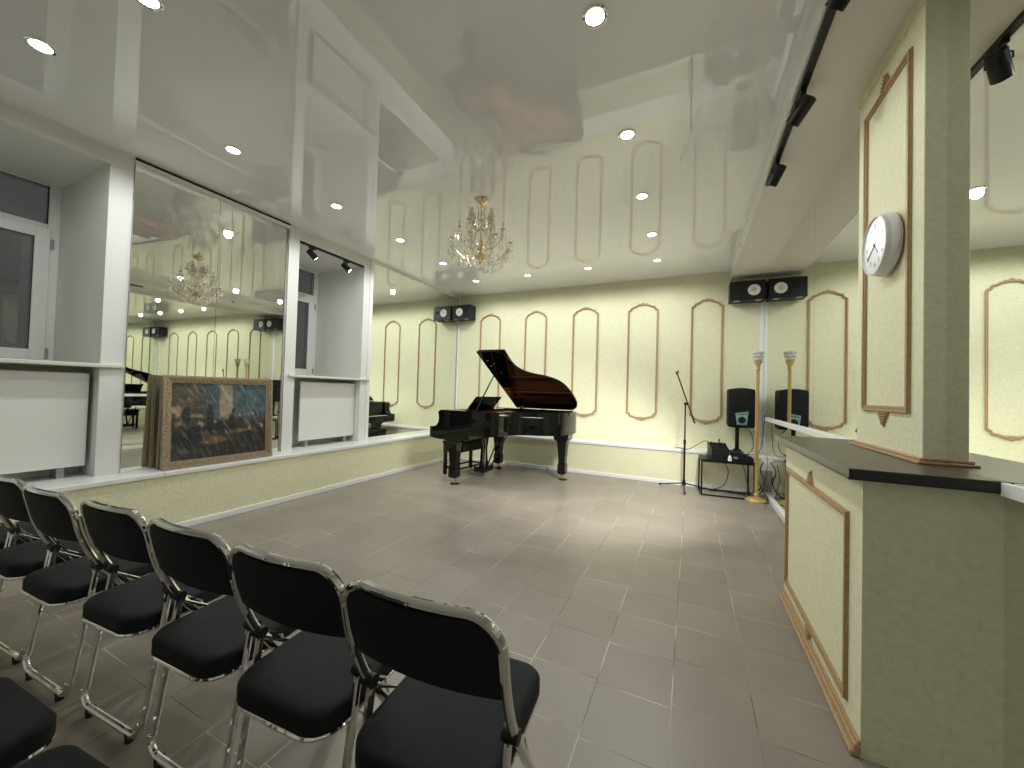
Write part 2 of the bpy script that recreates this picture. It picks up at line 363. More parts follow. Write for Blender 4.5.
# rectangular moulding on planes facing -X
def rect_moulding(parent, x, y0, y1, z0, z1, w=0.028, orn=True, off=(0,0,0), s=0.05):
    mb = MB()
    def fr(a0, a1, b0, b1, ww, d):
        o = [(a0,b0),(a1,b0),(a1,b1),(a0,b1)]; i_ = [(a0+ww,b0+ww),(a1-ww,b0+ww),(a1-ww,b1-ww),(a0+ww,b1-ww)]
        mb.ring(o, i_, x, x-d, f=lambda p, h: (h, p[0], p[1]))
    fr(y0, y1, z0, z1, w, 0.007); fr(y0+w*0.12, y1-w*0.12, z0+w*0.12, z1-w*0.12, w*0.42, 0.014); fr(y0+w*0.68, y1-w*0.68, z0+w*0.68, z1-w*0.68, w*0.22, 0.011)
    T = Matrix.Translation(tuple(-c for c in off))
    mb.xf(T).build('moulding_strip', 'wood', parent)
    if orn:
        for zz, u, nm in ((z1+0.002, 1, 'crest_ornament'), (z0-0.002, -1, 'base_ornament')):
            q = MB()
            for r_, n_ in enumerate((5, 4, 3, 2, 1)):
                for k in range(n_):
                    yy = (k-(n_-1)/2)*s*0.46; z = u*(r_*s*0.34+s*0.14)
                    q.lathe([(0.001,-0.017),(s*0.15,-0.012),(s*0.24,-0.003),(s*0.2,0)], (0, yy, z), 8, 'x')
            q.prism([(-s*1.35, 0), (s*1.35, 0), (s*0.9, u*s*0.55), (s*0.45, u*s*1.15), (0, u*s*1.95), (-s*0.45, u*s*1.15), (-s*0.9, u*s*0.55)], 0.0, -0.006, 'yz')
            q.xf(Matrix.Translation((x-off[0], (y0+y1)/2-off[1], zz-off[2]))).build(nm, 'wood', parent)

# ---------------------------------------------------------------- column
XC = 0.834; cy0, cy1 = 2.060, 2.720; ZT = 1.012
col = empty('wall_column', (XR, (cy0+cy1)/2, ZT)); col['kind'] = 'structure'
offc = (XR, (cy0+cy1)/2, ZT); Tc = Matrix.Translation((-offc[0], -offc[1], -offc[2]))
MB().rbox(XC, XR+0.016, cy0, cy1, ZT, ZB, 0.002).xf(Tc).build('column_body', 'cream', col)
MB().rbox(XC-0.022, XR-0.0005, cy0-0.022, cy1+0.022, ZT, ZT+0.012, 0.003).rbox(XC-0.012, XR-0.0005, cy0-0.012, cy1+0.012, ZT+0.012, ZT+0.024, 0.003).xf(Tc).build('base_trim', 'wood', col)
MB().rbox(XC-0.006, XR-0.0005, cy0-0.006, cy1+0.006, ZB-0.05, ZB-0.0005, 0.003).xf(Tc).build('top_trim', 'cream', col)
rect_moulding(col, XC, 2.150, 2.625, 1.205, 2.775, 0.030, True, offc, 0.036)

# ---------------------------------------------------------------- bar counter
XB_, by0, by1 = 0.560, 1.765, 2.965
bar = empty('bar_counter', (0.73, 2.37, 0), 0, 'cream plastered bar counter with dark worktop in front of the mirrored wall', 'bar counter')
Tb = Matrix.Translation((-0.73, -2.37, 0)); offb = (0.73, 2.37, 0)
MB().box(XB_, XR+0.008, by0, by1, 0, 0.975).xf(Tb).build('body', 'cream', bar)
q = MB(); q.prism([(0.512, by0-0.025), (0.512, by1+0.105), (XR+0.010, by1+0.105), (XR+0.010, 2.06), (0.83,2.06)], 0.975, 1.012)
q.xf(Tb).build('worktop', 'counter', bar)
q = MB(); q.prism([(0.5135, by0-0.027), (0.83, 2.058), (XR+0.008, 2.058), (XR+0.008, by0-0.027)], 0.975, 1.0125)
q.xf(Tb).build('worktop_insert', 'counter', bar)
q = MB().box(0.5115, XR+0.008, by0-0.031, by0-0.027, 0.974, 1.011).box(0.509,0.5125,by0-0.03,by1+0.10,0.9745,0.981).xf(Tb); q.build('worktop_edge', 'counteredge', bar)
q = MB().rbox(XB_-0.030, XB_, by0-0.005, by1, 0, 0.022, 0.005).rbox(XB_-0.018, XB_, by0-0.005, by1, 0.022, 0.045, 0.004).rbox(XB_-0.009, XB_, by0-0.005, by1, 0.045, 0.06, 0.003)
q.xf(Tb).build('kickboard_trim', 'wood', bar)
rect_moulding(bar, XB_, 1.885, 2.905, 0.110, 0.828, 0.030, True, offb, 0.034)

# ---------------------------------------------------------------- wall clock
ck = empty('wall_clock', (XC, 2.335, 1.990), 0, 'round white wall clock hung on the narrow cream column', 'clock')
MB().lathe([(0.125,-0.0),(0.145,-0.012),(0.150,-0.022),(0.148,-0.034),(0.140,-0.048),(0.142,-0.058),(0.1395,-0.066),(0.131,-0.068),(0.128,-0.060)], (0,0,0), 48, 'x').build('case', 'clockwhite', ck)
MB().lathe([(0.0,-0.058),(0.129,-0.058)], (0,0,0), 48, 'x').build('dial', 'clockface', ck)
mb = MB()
for k in range(60):
    a = 2*PI*k/60; r0 = 0.112 if k % 5 else 0.108; wd = 0.0008 if k % 5 else 0.002
    c_, s_ = math.cos(a), math.sin(a)
    pa = [(-0.0588, s_*r+c_*t, c_*r-s_*t) for r, t in ((r0,-wd),(r0,wd),(0.119,wd),(0.119,-wd))]
    mb.add(pa+[(p[0]+0.0006,p[1],p[2]) for p in pa], [(0,1,2,3),(4,5,6,7)])
mb.build('minute_marks', 'ink', ck, smooth=0)
def hand(a, L, wd, x, nm):
    a = math.radians(a); 
    # seen from -X looking +X: right of the dial is -Y
    d = Vector((0, -math.sin(a), math.cos(a))); n_ = Vector((0, math.cos(a), math.sin(a)))
    P = [-d*0.018+n_*wd, d*L*0.9+n_*wd*0.6, d*L, d*L*0.9-n_*wd*0.6, -d*0.018-n_*wd]
    P = [(x, p.y, p.z) for p in P]; P2 = [(x-0.0015, p[1], p[2]) for p in P]
    MB().add(P+P2, [(0,1,2,3,4),(9,8,7,6,5)]+[(i,(i+1)%5,5+(i+1)%5,5+i) for i in range(5)]).build(nm, 'ink', ck, smooth=0)
hand(140, 0.062, 0.0035, -0.0595, 'hour_hand'); hand(240, 0.092, 0.0028, -0.0615, 'minute_hand')
MB().lathe([(0.0,-0.066),(0.005,-0.065),(0.006,-0.058)], (0,0,0), 12, 'x').build('hub_cap', 'ink', ck)
ck.scale = (0.98, 0.95, 0.98)
def text_mesh(t, size, name, m, parent, mtx, ext=0.0005):
    cu = bpy.data.curves.new('txt', 'FONT'); cu.body = t; cu.size = size; cu.align_x = 'CENTER'; cu.align_y = 'CENTER'; cu.extrude = ext
    o = bpy.data.objects.new('tmp', cu); COL.objects.link(o)
    dg = bpy.context.evaluated_depsgraph_get(); me = bpy.data.meshes.new_from_object(o.evaluated_get(dg)); bpy.data.objects.remove(o)
    me.name = name; me.transform(mtx); me.materials.clear(); me.materials.append(M[m])
    r = bpy.data.objects.new(name, me); COL.objects.link(r); r.parent = parent; return r
for hh in range(1, 13):
    a = math.radians(hh*30); y, z = -math.sin(a)*0.092, math.cos(a)*0.092
    # text x axis -> -Y, text y axis -> +Z, normal -> -X
    R = Matrix(((0,0,-1,-0.0600),(-1,0,0,y),(0,1,0,z),(0,0,0,1)))
    text_mesh(str(hh), 0.030, 'dial_numeral', 'ink', ck, R)

# ---------------------------------------------------------------- ceiling downlights
def downlight(x, y, label):
    e = empty('ceiling_downlight', (x, y, ZC), 0, label, 'downlight', 'recessed downlights around the glossy ceiling')
    MB().lathe([(0.044,-0.002),(0.044,-0.006),(0.054,-0.009),(0.060,-0.006),(0.061,-0.0005)], (0,0,0), 28).build('trim_ring', 'chrome', e)
    MB().lathe([(0.0,-0.0055),(0.030,-0.0055),(0.044,-0.004)], (0,0,0), 28).build('diffuser', 'emit', e)
    ld = bpy.data.lights.new('downlight_glow', 'SPOT'); ld.energy = LAMP; ld.spot_size = math.radians(174); ld.spot_blend = 0.35
    ld.shadow_soft_size = 0.04; ld.color = (0.96, 0.99, 0.98)
    lo = bpy.data.objects.new('downlight_glow', ld); COL.objects.link(lo); lo.location = (x, y, ZC-0.035)
LAMP = 14.5
for x, y, lb in [(-3.26,0.72,'ceiling downlight above the near window niche, top left of the photo'),
    (-3.265,1.69,'ceiling downlight above the left part of the mirror with the leaning paintings'),
    (-3.27,2.65,'ceiling downlight above the narrow wall strip left of the small window'),
    (-3.265,3.57,'ceiling downlight left of the chandelier, above the small window'),
    (-3.26,4.46,'ceiling downlight above the wide mirror, between chandelier and left corner speaker'),
    (-3.26,5.385,'ceiling downlight in the far left corner above the wall speaker'),
    (-2.33,5.39,'ceiling downlight in the far row, just right of the chandelier'),
    (-1.38,5.385,'ceiling downlight in the far row, third from the left corner'),
    (-0.44,5.385,'ceiling downlight in the far row nearest the right ceiling beam'),
    (-0.43,4.49,'ceiling downlight second from the far wall in the row beside the beam'),
    (-0.436,3.59,'ceiling downlight third from the far wall in the row beside the beam'),
    (-0.435,2.69,'ceiling downlight above mid floor, fourth from the far wall beside the beam'),
    (-0.45,1.77,'ceiling downlight at the top middle of the photo, largest and nearest'),
    (-2.376,0.834,'ceiling downlight cut by the top edge of the photo, over the chairs')]:
    downlight(x, y, lb)

# ---------------------------------------------------------------- track lights
def rail(x, y0, y1, z, label):
    o = MB().rbox(x-0.017, x+0.017, y0, y1, z-0.022, z, 0.002).build('track_rail', 'blackmetal', loc=(x, (y0+y1)/2, z))
    tag(o, label, 'light track'); return o
rail(0.520, -0.6, 3.50, ZB, 'long black spotlight track under the right ceiling beam')
rail(XL-0.022, 2.895, 3.845, ZS, 'short black spotlight track at the top of the small window niche')
def spot(x, y, z, target, label, power, size, rad=0.036, ln=0.115, group=None):
    ln *= 1.12; rad *= 1.04; p = Vector((x, y, z)); e = empty('track_spotlight', p, 0, label, 'spotlight', group)
    piv = Vector((0, 0, -0.085)); d = (Vector(target)-(p+piv)).normalized()
    MB().rbox(-0.014, 0.014, -0.045, 0.045, -0.020, 0.0, 0.003).cyl((0,0,-0.02),(0,0,-0.045),0.009,10).build('adapter', 'blackmetal', e)
    side = d.cross(Vector((0,0,1))).normalized()
    a = piv + side*(rad+0.004); b2 = piv - side*(rad+0.004); t_ = Vector((0,0,-0.042))
    MB().tube([a, a+Vector((0,0,0.03)), t_+side*0.02, t_, t_-side*0.02, b2+Vector((0,0,0.03)), b2], 0.004, 6).build('bracket', 'blackmetal', e)
    c0 = piv - d*ln*0.45; c1 = piv + d*ln*0.55
    hs = MB().tube([c0-d*0.006, c0, c0+d*0.004, c1], [rad*0.55, rad*0.94, rad, rad], 24, cap=False)
    # inner recess
    hs.tube([c0-d*0.006, c0-d*0.0055], [rad*0.55, 0.001], 24, cap=False)
    hs.tube([c1, c1-d*0.0015, c1-d*0.012], [rad, rad-0.004, rad-0.006], 24, cap=False)
    hs.build('lamp_housing', 'blackmetal', e)
    MB().tube([c1-d*0.012, c1-d*0.0119], [rad-0.006, 0.001], 24, cap=False).build('lens', 'emit', e)
    ld = bpy.data.lights.new('spot_beam', 'SPOT'); ld.energy = power; ld.spot_size = math.radians(size); ld.spot_blend = 0.55; ld.shadow_soft_size = 0.03
    ld.color = (1.0, 0.99, 0.94)
    lo = bpy.data.objects.new('spot_beam', ld); COL.objects.link(lo); lo.location = p + piv + d*(ln*0.55+0.02)
    lo.rotation_euler = d.to_track_quat('-Z', 'Y').to_euler()
G = 'spotlights on the ceiling beam track'
SP = 122
spot(0.52, 3.17, ZB-0.022, (-0.9, 5.0, 0.0), 'black spotlight at the far end of the beam track, above the mirrored wall', SP, 62, group=G)
spot(0.52, 2.50, ZB-0.022, (-1.5, 4.9, 0.2), 'black spotlight halfway along the beam track, left of the column', SP, 62, group=G)
spot(0.52, 1.80, ZB-0.022, (-1.9, 4.9, 0.2), 'black spotlight on the beam track cut by the top edge of the photo', SP*0.8, 62, group=G)
G = 'spotlights in the small window niche'
spot(XL-0.022, 3.06, ZS-0.022, (-2.6, 4.9, 0.4), 'left black spotlight in the small window niche', SP*0.4, 60, 0.034, 0.115, G)
spot(XL-0.022, 3.56, ZS-0.022, (-1.9, 5.3, 0.2), 'right black spotlight in the small window niche', SP*0.4, 60, 0.034, 0.115, G)

# ---------------------------------------------------------------- corner wall speakers
def wall_speaker(x0, x1, cone_x, horn_x, label):
    cx = (x0+x1)/2; e = empty('wall_speaker', (cx, YF, 2.59), 0, label, 'speaker', 'black speakers high in the far corners')
    hw = (x1-x0)/2
    MB().rbox(-hw, hw, -0.245, -0.035, 0.0, 0.268, 0.008).build('cabinet', 'black', e)
    MB().lathe([(0.0,-0.243),(0.014,-0.247),(0.020,-0.244),(0.052,-0.252),(0.066,-0.255),(0.073,-0.250),(0.075,-0.245)], (cone_x-cx,0,0.135), 28, 'y').build('woofer_cone', 'cone', e)
    MB().lathe([(0.0,-0.243),(0.012,-0.250),(0.030,-0.249),(0.034,-0.245)], (horn_x-cx,0,0.15), 20, 'y').build('tweeter', 'grille', e)
    MB().box(-0.05, 0.05, -0.036, 0, 0.06, 0.2).build('wall_bracket', 'blackmetal', e)
    MB().rbox(-hw+0.05, -hw+0.12, -0.252, -0.2, -0.012, 0.0, 0.003).build('mounting_foot', 'grey', e); MB().rbox(hw-0.12, hw-0.05, -0.252, -0.2, -0.012, 0.0, 0.003).build('mounting_foot', 'grey', e)
wall_speaker(XL+0.004, -3.735, -3.975, -3.83, 'black box speaker high in the left far corner against the mirror')
wall_speaker(0.463, XR-0.012, 0.752, 0.60, 'black box speaker high in the right far corner under the beam')

# ---------------------------------------------------------------- grand piano
PX, PY = -2.35, 4.9
pi_ = empty('grand_piano', (PX, PY, 0), 0, 'black polished baby grand piano with raised lid in the far left corner', 'piano')
TP = Matrix.Translation((-PX, -PY, 0))
Bs = 5.67      # bass side
curve = [(-2.36,4.135),(-2.26,4.15),(-2.195,4.22),(-2.165,4.36),(-2.13,4.50),(-2.05,4.60),(-1.94,4.665),(-1.80,4.716),(-1.656,4.81),(-1.577,4.936),(-1.530,5.12),(-1.512,5.33),(-1.520,5.47),(-1.555,5.575),(-1.61,5.64),(-1.68,Bs)]
cv = [(p.x, p.y) for p in bez([(a, b_, 0) for a, b_ in curve], 4)]
XFR = -2.98
outer = [(XFR, 4.135)] + cv + [(XFR, Bs)]
cxm, cym = -2.3, 5.0
def inset(poly, d):
    n = len(poly); out = []
    for i in range(n):
        a = Vector(poly[i-1]); b_ = Vector(poly[i]); c = Vector(poly[(i+1) % n])
        n1 = Vector((-(b_-a).y, (b_-a).x)).normalized(); n2 = Vector((-(c-b_).y, (c-b_).x)).normalized()
        k = n1+n2; k = k/max(k.length_squared/2, 0.4) if k.length > 1e-6 else n1
        out.append(tuple(b_ + k*d))
    return out
inner = inset(outer, 0.045)
Z0, Z1 = 0.675, 0.985
MB().ring(outer, inner, Z0, Z1).xf(TP).build('rim', 'black_gloss', pi_, smooth=30)
MB().prism(inset(outer, 0.044), 0.83, 0.845).xf(TP).build('soundboard', 'copper', pi_, smooth=0)
MB().prism(inset(outer, 0.04), 0.70, 0.715).xf(TP).build('bottom_board', 'black', pi_, smooth=0)
# gold plate with webs and openings
pl = MB(); po = [p for p in inset(outer, 0.05)]; pin = inset(outer, 0.15)
pl.ring(po, pin, 0.885, 0.905)
for yv, xe in ((4.55,-2.25),(4.85,-1.75),(5.15,-1.62),(5.42,-1.62)): pl.rbox(-2.72, xe, yv-0.012, yv+0.012, 0.885, 0.925, 0.004)
pl.rbox(-2.93, -2.66, 4.19, 5.62, 0.885, 0.91, 0.004)
pl.xf(TP).build('iron_plate', 'plate', pi_)
st = MB()
for k in range(60):
    y = 4.24+1.36*k/59; 
    xe = -2.25 if y < 4.6 else (-1.75 if y < 4.9 else -1.62)
    st.tube([(-2.7, y, 0.915), (xe, y, 0.918)], 0.0012, 3, cap=False)
tag(st.xf(TP).build('piano_strings', 'gold', pi_), kind='stuff')
tp = MB()
for k in range(40):
    for r_ in range(3): tp.cyl((-2.88+r_*0.05+(k%2)*0.015, 4.26+k*0.034, 0.905), (-2.88+r_*0.05+(k%2)*0.015, 4.26+k*0.034, 0.935), 0.004, 6)
tag(tp.xf(TP).build('tuning_pins', 'steel', pi_), kind='stuff')
MB().box(-2.66, -2.62, 4.22, 5.60, 0.918, 0.95).xf(TP).build('damper_felt', 'felt', pi_)
# key bed, cheeks
MB().rbox(-3.14, -2.55, 4.15, Bs-0.015, 0.615, 0.70, 0.006).xf(TP).build('key_bed', 'black_gloss', pi_)
prof = [(-3.148,0.628),(-3.148,0.752),(-3.138,0.762),(-3.075,0.766),(-3.040,0.785),(-3.018,0.82),(-3.008,0.87),(-3.012,0.915),(-3.022,0.945),(-3.015,0.968),(-2.985,0.985),(-2.50,0.985),(-2.50,0.675),(-2.56,0.675),(-2.62,0.62),(-2.74,0.60),(-2.98,0.60),(-3.10,0.615)]
for y0, y1 in ((4.133, 4.26), (5.545, Bs+0.002)):
    MB().prism(prof, y0, y1, 'xz').xf(TP).build('cheek_arm', 'black_gloss', pi_)
MB().prism([(-2.965,0.745),(-2.955,0.745),(-2.90,0.93),(-2.92,0.945)], 4.26, 5.545, 'xz').rbox(-2.93,-2.87,4.26,5.545,0.93,0.985,0.006).xf(TP).build('fallboard', 'black_gloss', pi_)
MB().rbox(-3.145, -3.115, 4.26, 5.545, 0.66, 0.735, 0.005).xf(TP).build('key_slip', 'black_gloss', pi_)
MB().box(-2.97, -2.962, 4.27, 5.535, 0.742, 0.750).xf(TP).build('key_felt', 'felt', pi_)
kw = 1.25/52; ky = 4.275
wk = MB().rbox(-3.113-PX, -2.962-PX, 0.0006, kw-0.0006, 0.715, 0.738, 0.0008).build('white_key', 'ivory', pi_, smooth=0); wk.location = (0, ky-PY, 0)
for k in range(1, 52):
    c = wk.copy(); COL.objects.link(c); c.location = (0, ky+k*kw-PY, 0); c.parent = pi_
bk0 = None
names = 'ABCDEFG'
# bass at far side (y large); player's left = +y
for k in range(51):
    nt_ = names[k % 7]
    if nt_ in 'BE': continue
    yb = ky+1.25-(k+1)*kw
    if bk0 is None:
        bk0 = MB().rbox(-3.058-PX, -2.962-PX, -0.0055, 0.0055, 0.736, 0.749, 0.0015).build('black_key', 'black_gloss', pi_, smooth=0); c = bk0
    else:
        c = bk0.copy(); COL.objects.link(c); c.parent = pi_
    c.location = (0, yb-PY, 0)
# music desk
MB().prism([(-2.80,1.000),(-2.79,0.990),(-2.655,1.165),(-2.665,1.172)], 4.50, 5.26, 'xz').rbox(-2.80,-2.60,4.46,5.30,0.975,0.99,0.004).xf(TP).build('music_desk', 'black_gloss', pi_)
# lid: hinged on the bass side, k=0.575
ang = math.atan(0.575)
lo_ = [(-2.585, 4.128), (-2.30, 4.128)] + [p for p in cv if p[0] > -2.29] + [(-2.585, Bs)]
lid = MB().prism([(a, b_-Bs) for a, b_ in lo_], 0.0, 0.022)
# folded front flap on top
lid.prism([(-2.57, 4.135-Bs), (-2.18, 4.135-Bs), (-2.18, -0.03), (-2.57, -0.03)], 0.024, 0.044)
LM = Matrix.Translation((0, Bs+0.002, 0.992)) @ Matrix.Rotation(-ang, 4, 'X')
lid.xf(TP @ LM); lidm = lid.build('lid', 'black_gloss', pi_, smooth=30)
b0 = MB()
for x, y in ((-2.50, 4.32), (-2.50,4.45), (-2.44, 4.40), (-2.42,4.62)): b0.lathe([(0.0,-0.006),(0.010,-0.004),(0.011,0)], (x, y-Bs, 0), 10)
b0.xf(TP @ LM).build('lid_button', 'chrome', lidm)
# lid prop
a = Vector((-2.52, 4.22, 0.95)); t_ = LM @ Vector((-2.50, 4.60-Bs, 0.0))
MB().tube([a, a.lerp(t_, 0.2), t_], [0.012, 0.010, 0.008], 8).xf(TP).build('lid_prop', 'black_gloss', pi_)
# latch block on rim
MB().rbox(-2.50,-2.44,5.60,5.66,0.985,1.03,0.004).xf(TP).build('lid_hinge', 'gold', pi_)
# legs
def leg(x, y):
    g = MB()
    def fr(z0, z1, a, b_): 
        vs = [(sx*a, sy*a, z0) for sx, sy in ((-1,-1),(1,-1),(1,1),(-1,1))]+[(sx*b_, sy*b_, z1) for sx, sy in ((-1,-1),(1,-1),(1,1),(-1,1))]
        g.add(vs, [(3,2,1,0),(4,5,6,7),(0,1,5,4),(1,2,6,5),(2,3,7,6),(3,0,4,7)])
    fr(0.585, 0.68, 0.105, 0.115); fr(0.555, 0.585, 0.075, 0.095); fr(0.24, 0.555, 0.046, 0.068); fr(0.225, 0.24, 0.052, 0.052); fr(0.10, 0.225, 0.058, 0.056); fr(0.085, 0.10, 0.045, 0.052)
    o = g.build('leg', 'black_gloss', pi_, smooth=0); o.location = (x-PX, y-PY, 0)
    c = MB().lathe([(0.020,0.085),(0.026,0.075),(0.026,0.055),(0.012,0.05)], (0,0,0), 16)
    c.build('caster_socket', 'gold', o)
    c = MB().lathe([(0.0,-0.012),(0.018,-0.012),(0.026,-0.008),(0.026,0.008),(0.018,0.012),(0.0,0.012)], (0.02,0.0,0.027), 18, 'y').rbox(-0.012,0.03,-0.018,-0.013,0.02,0.058,0.002).rbox(-0.012,0.03,0.013,0.018,0.02,0.058,0.002)
    c.build('caster_wheel', 'gold', o)
    MB().lathe([(0.062,0.0),(0.064,0.008),(0.056,0.012),(0.04,0.006),(0.0,0.005)], (0.01,0,0), 20).build('caster_cup', 'rubber', o)
leg(-2.84, 4.285); leg(-2.82, 5.53); leg(-1.665, 5.31)
# pedal lyre
ly = MB()
ly.rbox(-2.80,-2.70,4.78,5.06,0.56,0.615,0.006)
for s_ in (-1,1): ly.tube([(-2.75,4.92+s_*0.10,0.57),(-2.75,4.92+s_*0.065,0.40),(-2.75,4.92+s_*0.075,0.25),(-2.75,4.92+s_*0.10,0.15)], [0.022,0.018,0.018,0.024], 8)
ly.rbox(-2.83,-2.66,4.77,5.07,0.075,0.155,0.008)
lyo = ly.xf(TP).build('pedal_lyre', 'black_gloss', pi_)
MB().tube([(-2.67,4.99,0.13),(-2.45,5.05,0.60)],0.010,8).tube([(-2.67,4.85,0.13),(-2.45,4.80,0.60)],0.010,8).xf(TP).build('lyre_brace', 'black_gloss', lyo)
for k in (-1,0,1):
    MB().tube([(-2.83,4.92+k*0.06,0.10),(-2.90,4.92+k*0.06,0.085),(-2.95,4.92+k*0.06,0.065)],[0.010,0.014,0.020],8,flat=(0.35,1)).xf(TP).build('pedal', 'gold', lyo)
for k in (-1,1): MB().cyl((-2.74,4.92+k*0.03,0.57),(-2.74,4.92+k*0.03,0.15),0.004,6).xf(TP).build('lyre_rod','gold',lyo)

# ---------------------------------------------------------------- piano bench
bn = empty('piano_bench', (-3.13, 5.00, 0), math.radians(-6), 'black piano bench standing at the keyboard behind the front piano leg', 'bench')
MB().rbox(-0.165,0.165,-0.35,0.35,0.455,0.50,0.012).build('cushion','fabric',bn)
MB().rbox(-0.15,0.15,-0.335,0.335,0.34,0.455,0.004).build('storage_box','black_gloss',bn,smooth=0)
for sx in (-1,1):
    for sy in (-1,1):
        MB().rbox(sx*0.122-0.022,sx*0.122+0.022,sy*0.31-0.022,sy*0.31+0.022,0.0,0.34,0.003).build('leg','black_gloss',bn,smooth=0)
MB().box(-0.10,0.10,-0.32,-0.30,0.09,0.115).box(-0.10,0.10,0.30,0.32,0.09,0.115).box(-0.132,-0.112,-0.29,0.29,0.09,0.115).box(0.112,0.132,-0.29,0.29,0.09,0.115).build('stretcher','black_gloss',bn,smooth=0)

# ---------------------------------------------------------------- folding chairs
def chair():
    t = empty('folding_chair', (0,0,0))
    W = 0.203
    # front frame: arched back tube running down to the front feet (y forward)
    prof = [(0.425,0.02),(0.305,0.17),(0.19,0.325),(0.115,0.435),(0.066,0.510),(0.034,0.575),(0.008,0.65),(-0.010,0.73)]
    R = 0.07; yt, zt = -0.030, 0.799
    side = [Vector((0, p[0], p[1])) for p in prof]
    left = [Vector((-W, p.y, p.z)) for p in bez([tuple(v) for v in side], 4)]
    top = []
    for k in range(0, 9):
        a = math.radians(180-90*k/8); u = R*math.cos(a)-(-R); v = R*math.sin(a)
        # plane of back leans
        s_ = v/R; top.append(Vector((-W+u, prof[-1][0]+(yt-prof[-1][0])*s_, prof[-1][1]+(zt-prof[-1][1])*s_)))
    mid = [Vector((x, yt-0.018*(1-(x/(W-R))**2), zt+0.004*(1-(x/(W-R))**2))) for x in (-0.09,-0.045,0,0.045,0.09)]
    path = left+top[1:]+mid
    path = path + [Vector((-p.x, p.y, p.z)) for p in (left+top[1:])[::-1]]
    MB().tube(path, 0.0115, 10).build('front_frame','chrome',t)
    # wide chrome cap band on the arch
    arch = top+mid+[Vector((-p.x, p.y, p.z)) for p in top[::-1]]
    n = len(path)
    # rear legs U with floor bar
    r2 = 0.05; W2 = 0.188
    rl = [Vector((-W2, 0.066, 0.500)), Vector((-W2, 0.032, 0.24)), Vector((-W2, 0.008, 0.075))]
    for k in range(0, 6):
        a = math.radians(180+90*k/5); rl.append(Vector((-W2+r2+r2*math.cos(a), 0.002-0.002*k/5, 0.026+r2+r2*math.sin(a))))
    rl += [Vector((-0.06, 0, 0.026))]
    MB().tube(rl+[Vector((-p.x,p.y,p.z)) for p in rl[::-1]], 0.0115, 10).build('rear_frame','chrome',t)
    MB().tube([(-W,0.415,0.032),(W,0.415,0.032)],0.009,8).build('front_crossbar','chrome',t)
    for s_ in (-1,1):
        MB().cyl((s_*0.13,0,0.0),(s_*0.13,0,0.030),0.013,12,0.015).build('foot_cap','rubber',t)
        MB().lathe([(0.0,-0.002),(0.017,-0.002),(0.017,0.03),(0.012,0.034)],(s_*W,0.430,0.002),12).build('foot_cap','rubber',t)
        MB().cyl((s_*(W-0.026),0.066,0.505),(s_*(W+0.012),0.066,0.505),0.016,14).rbox(s_*0.188-0.009,s_*0.188+0.009,0.054,0.080,0.480,0.518,0.004).build('hinge','black',t)
        MB().tube([(s_*0.192,0.066,0.49),(s_*0.190,0.17,0.415),(s_*0.200,0.19,0.33)],0.005,6).build('folding_link','chrome',t)
    # seat pad with rounded corners
    def rr(hx, y0, y1, rf, rb, n=6):
        P = []
        P += arc(hx-rb, y0+rb, rb, -90, 0, n); P += arc(hx-rf, y1-rf, rf, 0, 90, n); P += arc(-hx+rf, y1-rf, rf, 90, 180, n); P += arc(-hx+rb, y0+rb, rb, 180, 270, n)
        return P
    lv = [(0.012,0.385,0),(0.0,0.391,0),(0.0,0.428,0),(0.006,0.438,0),(0.022,0.443,0)]
    g = MB(); rings = []
    for ins, z, _ in lv: rings.append([(p[0], p[1], z+0.03*(p[1]-0.17)) for p in rr(0.178-ins, -0.040+ins, 0.375-ins, 0.05, 0.075)])
    n_ = len(rings[0]); vs = [p for r in rings for p in r]; fs = []
    for i in range(len(rings)-1):
        for k in range(n_): fs.append((i*n_+k,i*n_+(k+1)%n_,(i+1)*n_+(k+1)%n_,(i+1)*n_+k))
    fs.append(tuple(range(n_))[::-1])
    vs.append((0,0.165,0.447)); c_ = len(vs)-1
    for k in range(n_): fs.append(((len(rings)-1)*n_+k,(len(rings)-1)*n_+(k+1)%n_,c_))
    g.add(vs, fs).build('seat','fabric',t,smooth=50)
    MB().tube([(p[0],p[1],0.385+0.03*(p[1]-0.17)) for p in rr(0.172,-0.036,0.370,0.05,0.075)],0.008,8,closed=True).build('seat_rim','chrome',t)
    # backrest pad
    P = []
    x_ = W-0.005
    rows = [(0.612,0.022,0.03),(0.618,0.020,0.0),(0.67,0.003,0.0),(0.735,-0.012,0.0),(0.775,-0.022,0.010),(0.791,-0.028,0.050)]
    g = MB(); cols = 12; front = []; back = []
    for z, y, ins in rows:
        for k in range(cols+1):
            u = -1+2*k/cols; hw_ = x_-ins*0.9; cur = -0.020*(1-u*u)
            bul = 0.012*(1-u**6)*(0.4 if z in (0.612,0.791) else 1)
            front.append((u*hw_, y+cur+bul, z)); back.append((u*hw_, y+cur-0.008-bul*0.3, z))
    nr = len(rows); nc = cols+1; vs = front+back; o_ = nr*nc; fs = []
    for i in range(nr-1):
        for k in range(cols):
            a = i*nc+k; fs += [(a,a+1,a+nc+1,a+nc),(o_+a,o_+a+nc,o_+a+nc+1,o_+a+1)]
    for i in range(nr-1):
        for k in (0, cols): a = i*nc+k; fs.append((a,a+nc,o_+a+nc,o_+a))
    for i in (0, nr-1):
        for k in range(cols): a = i*nc+k; fs.append((a,a+1,o_+a+1,o_+a))
    g.add(vs, fs).build('backrest','fabric',t,smooth=60)
    return t
c0 = chair()
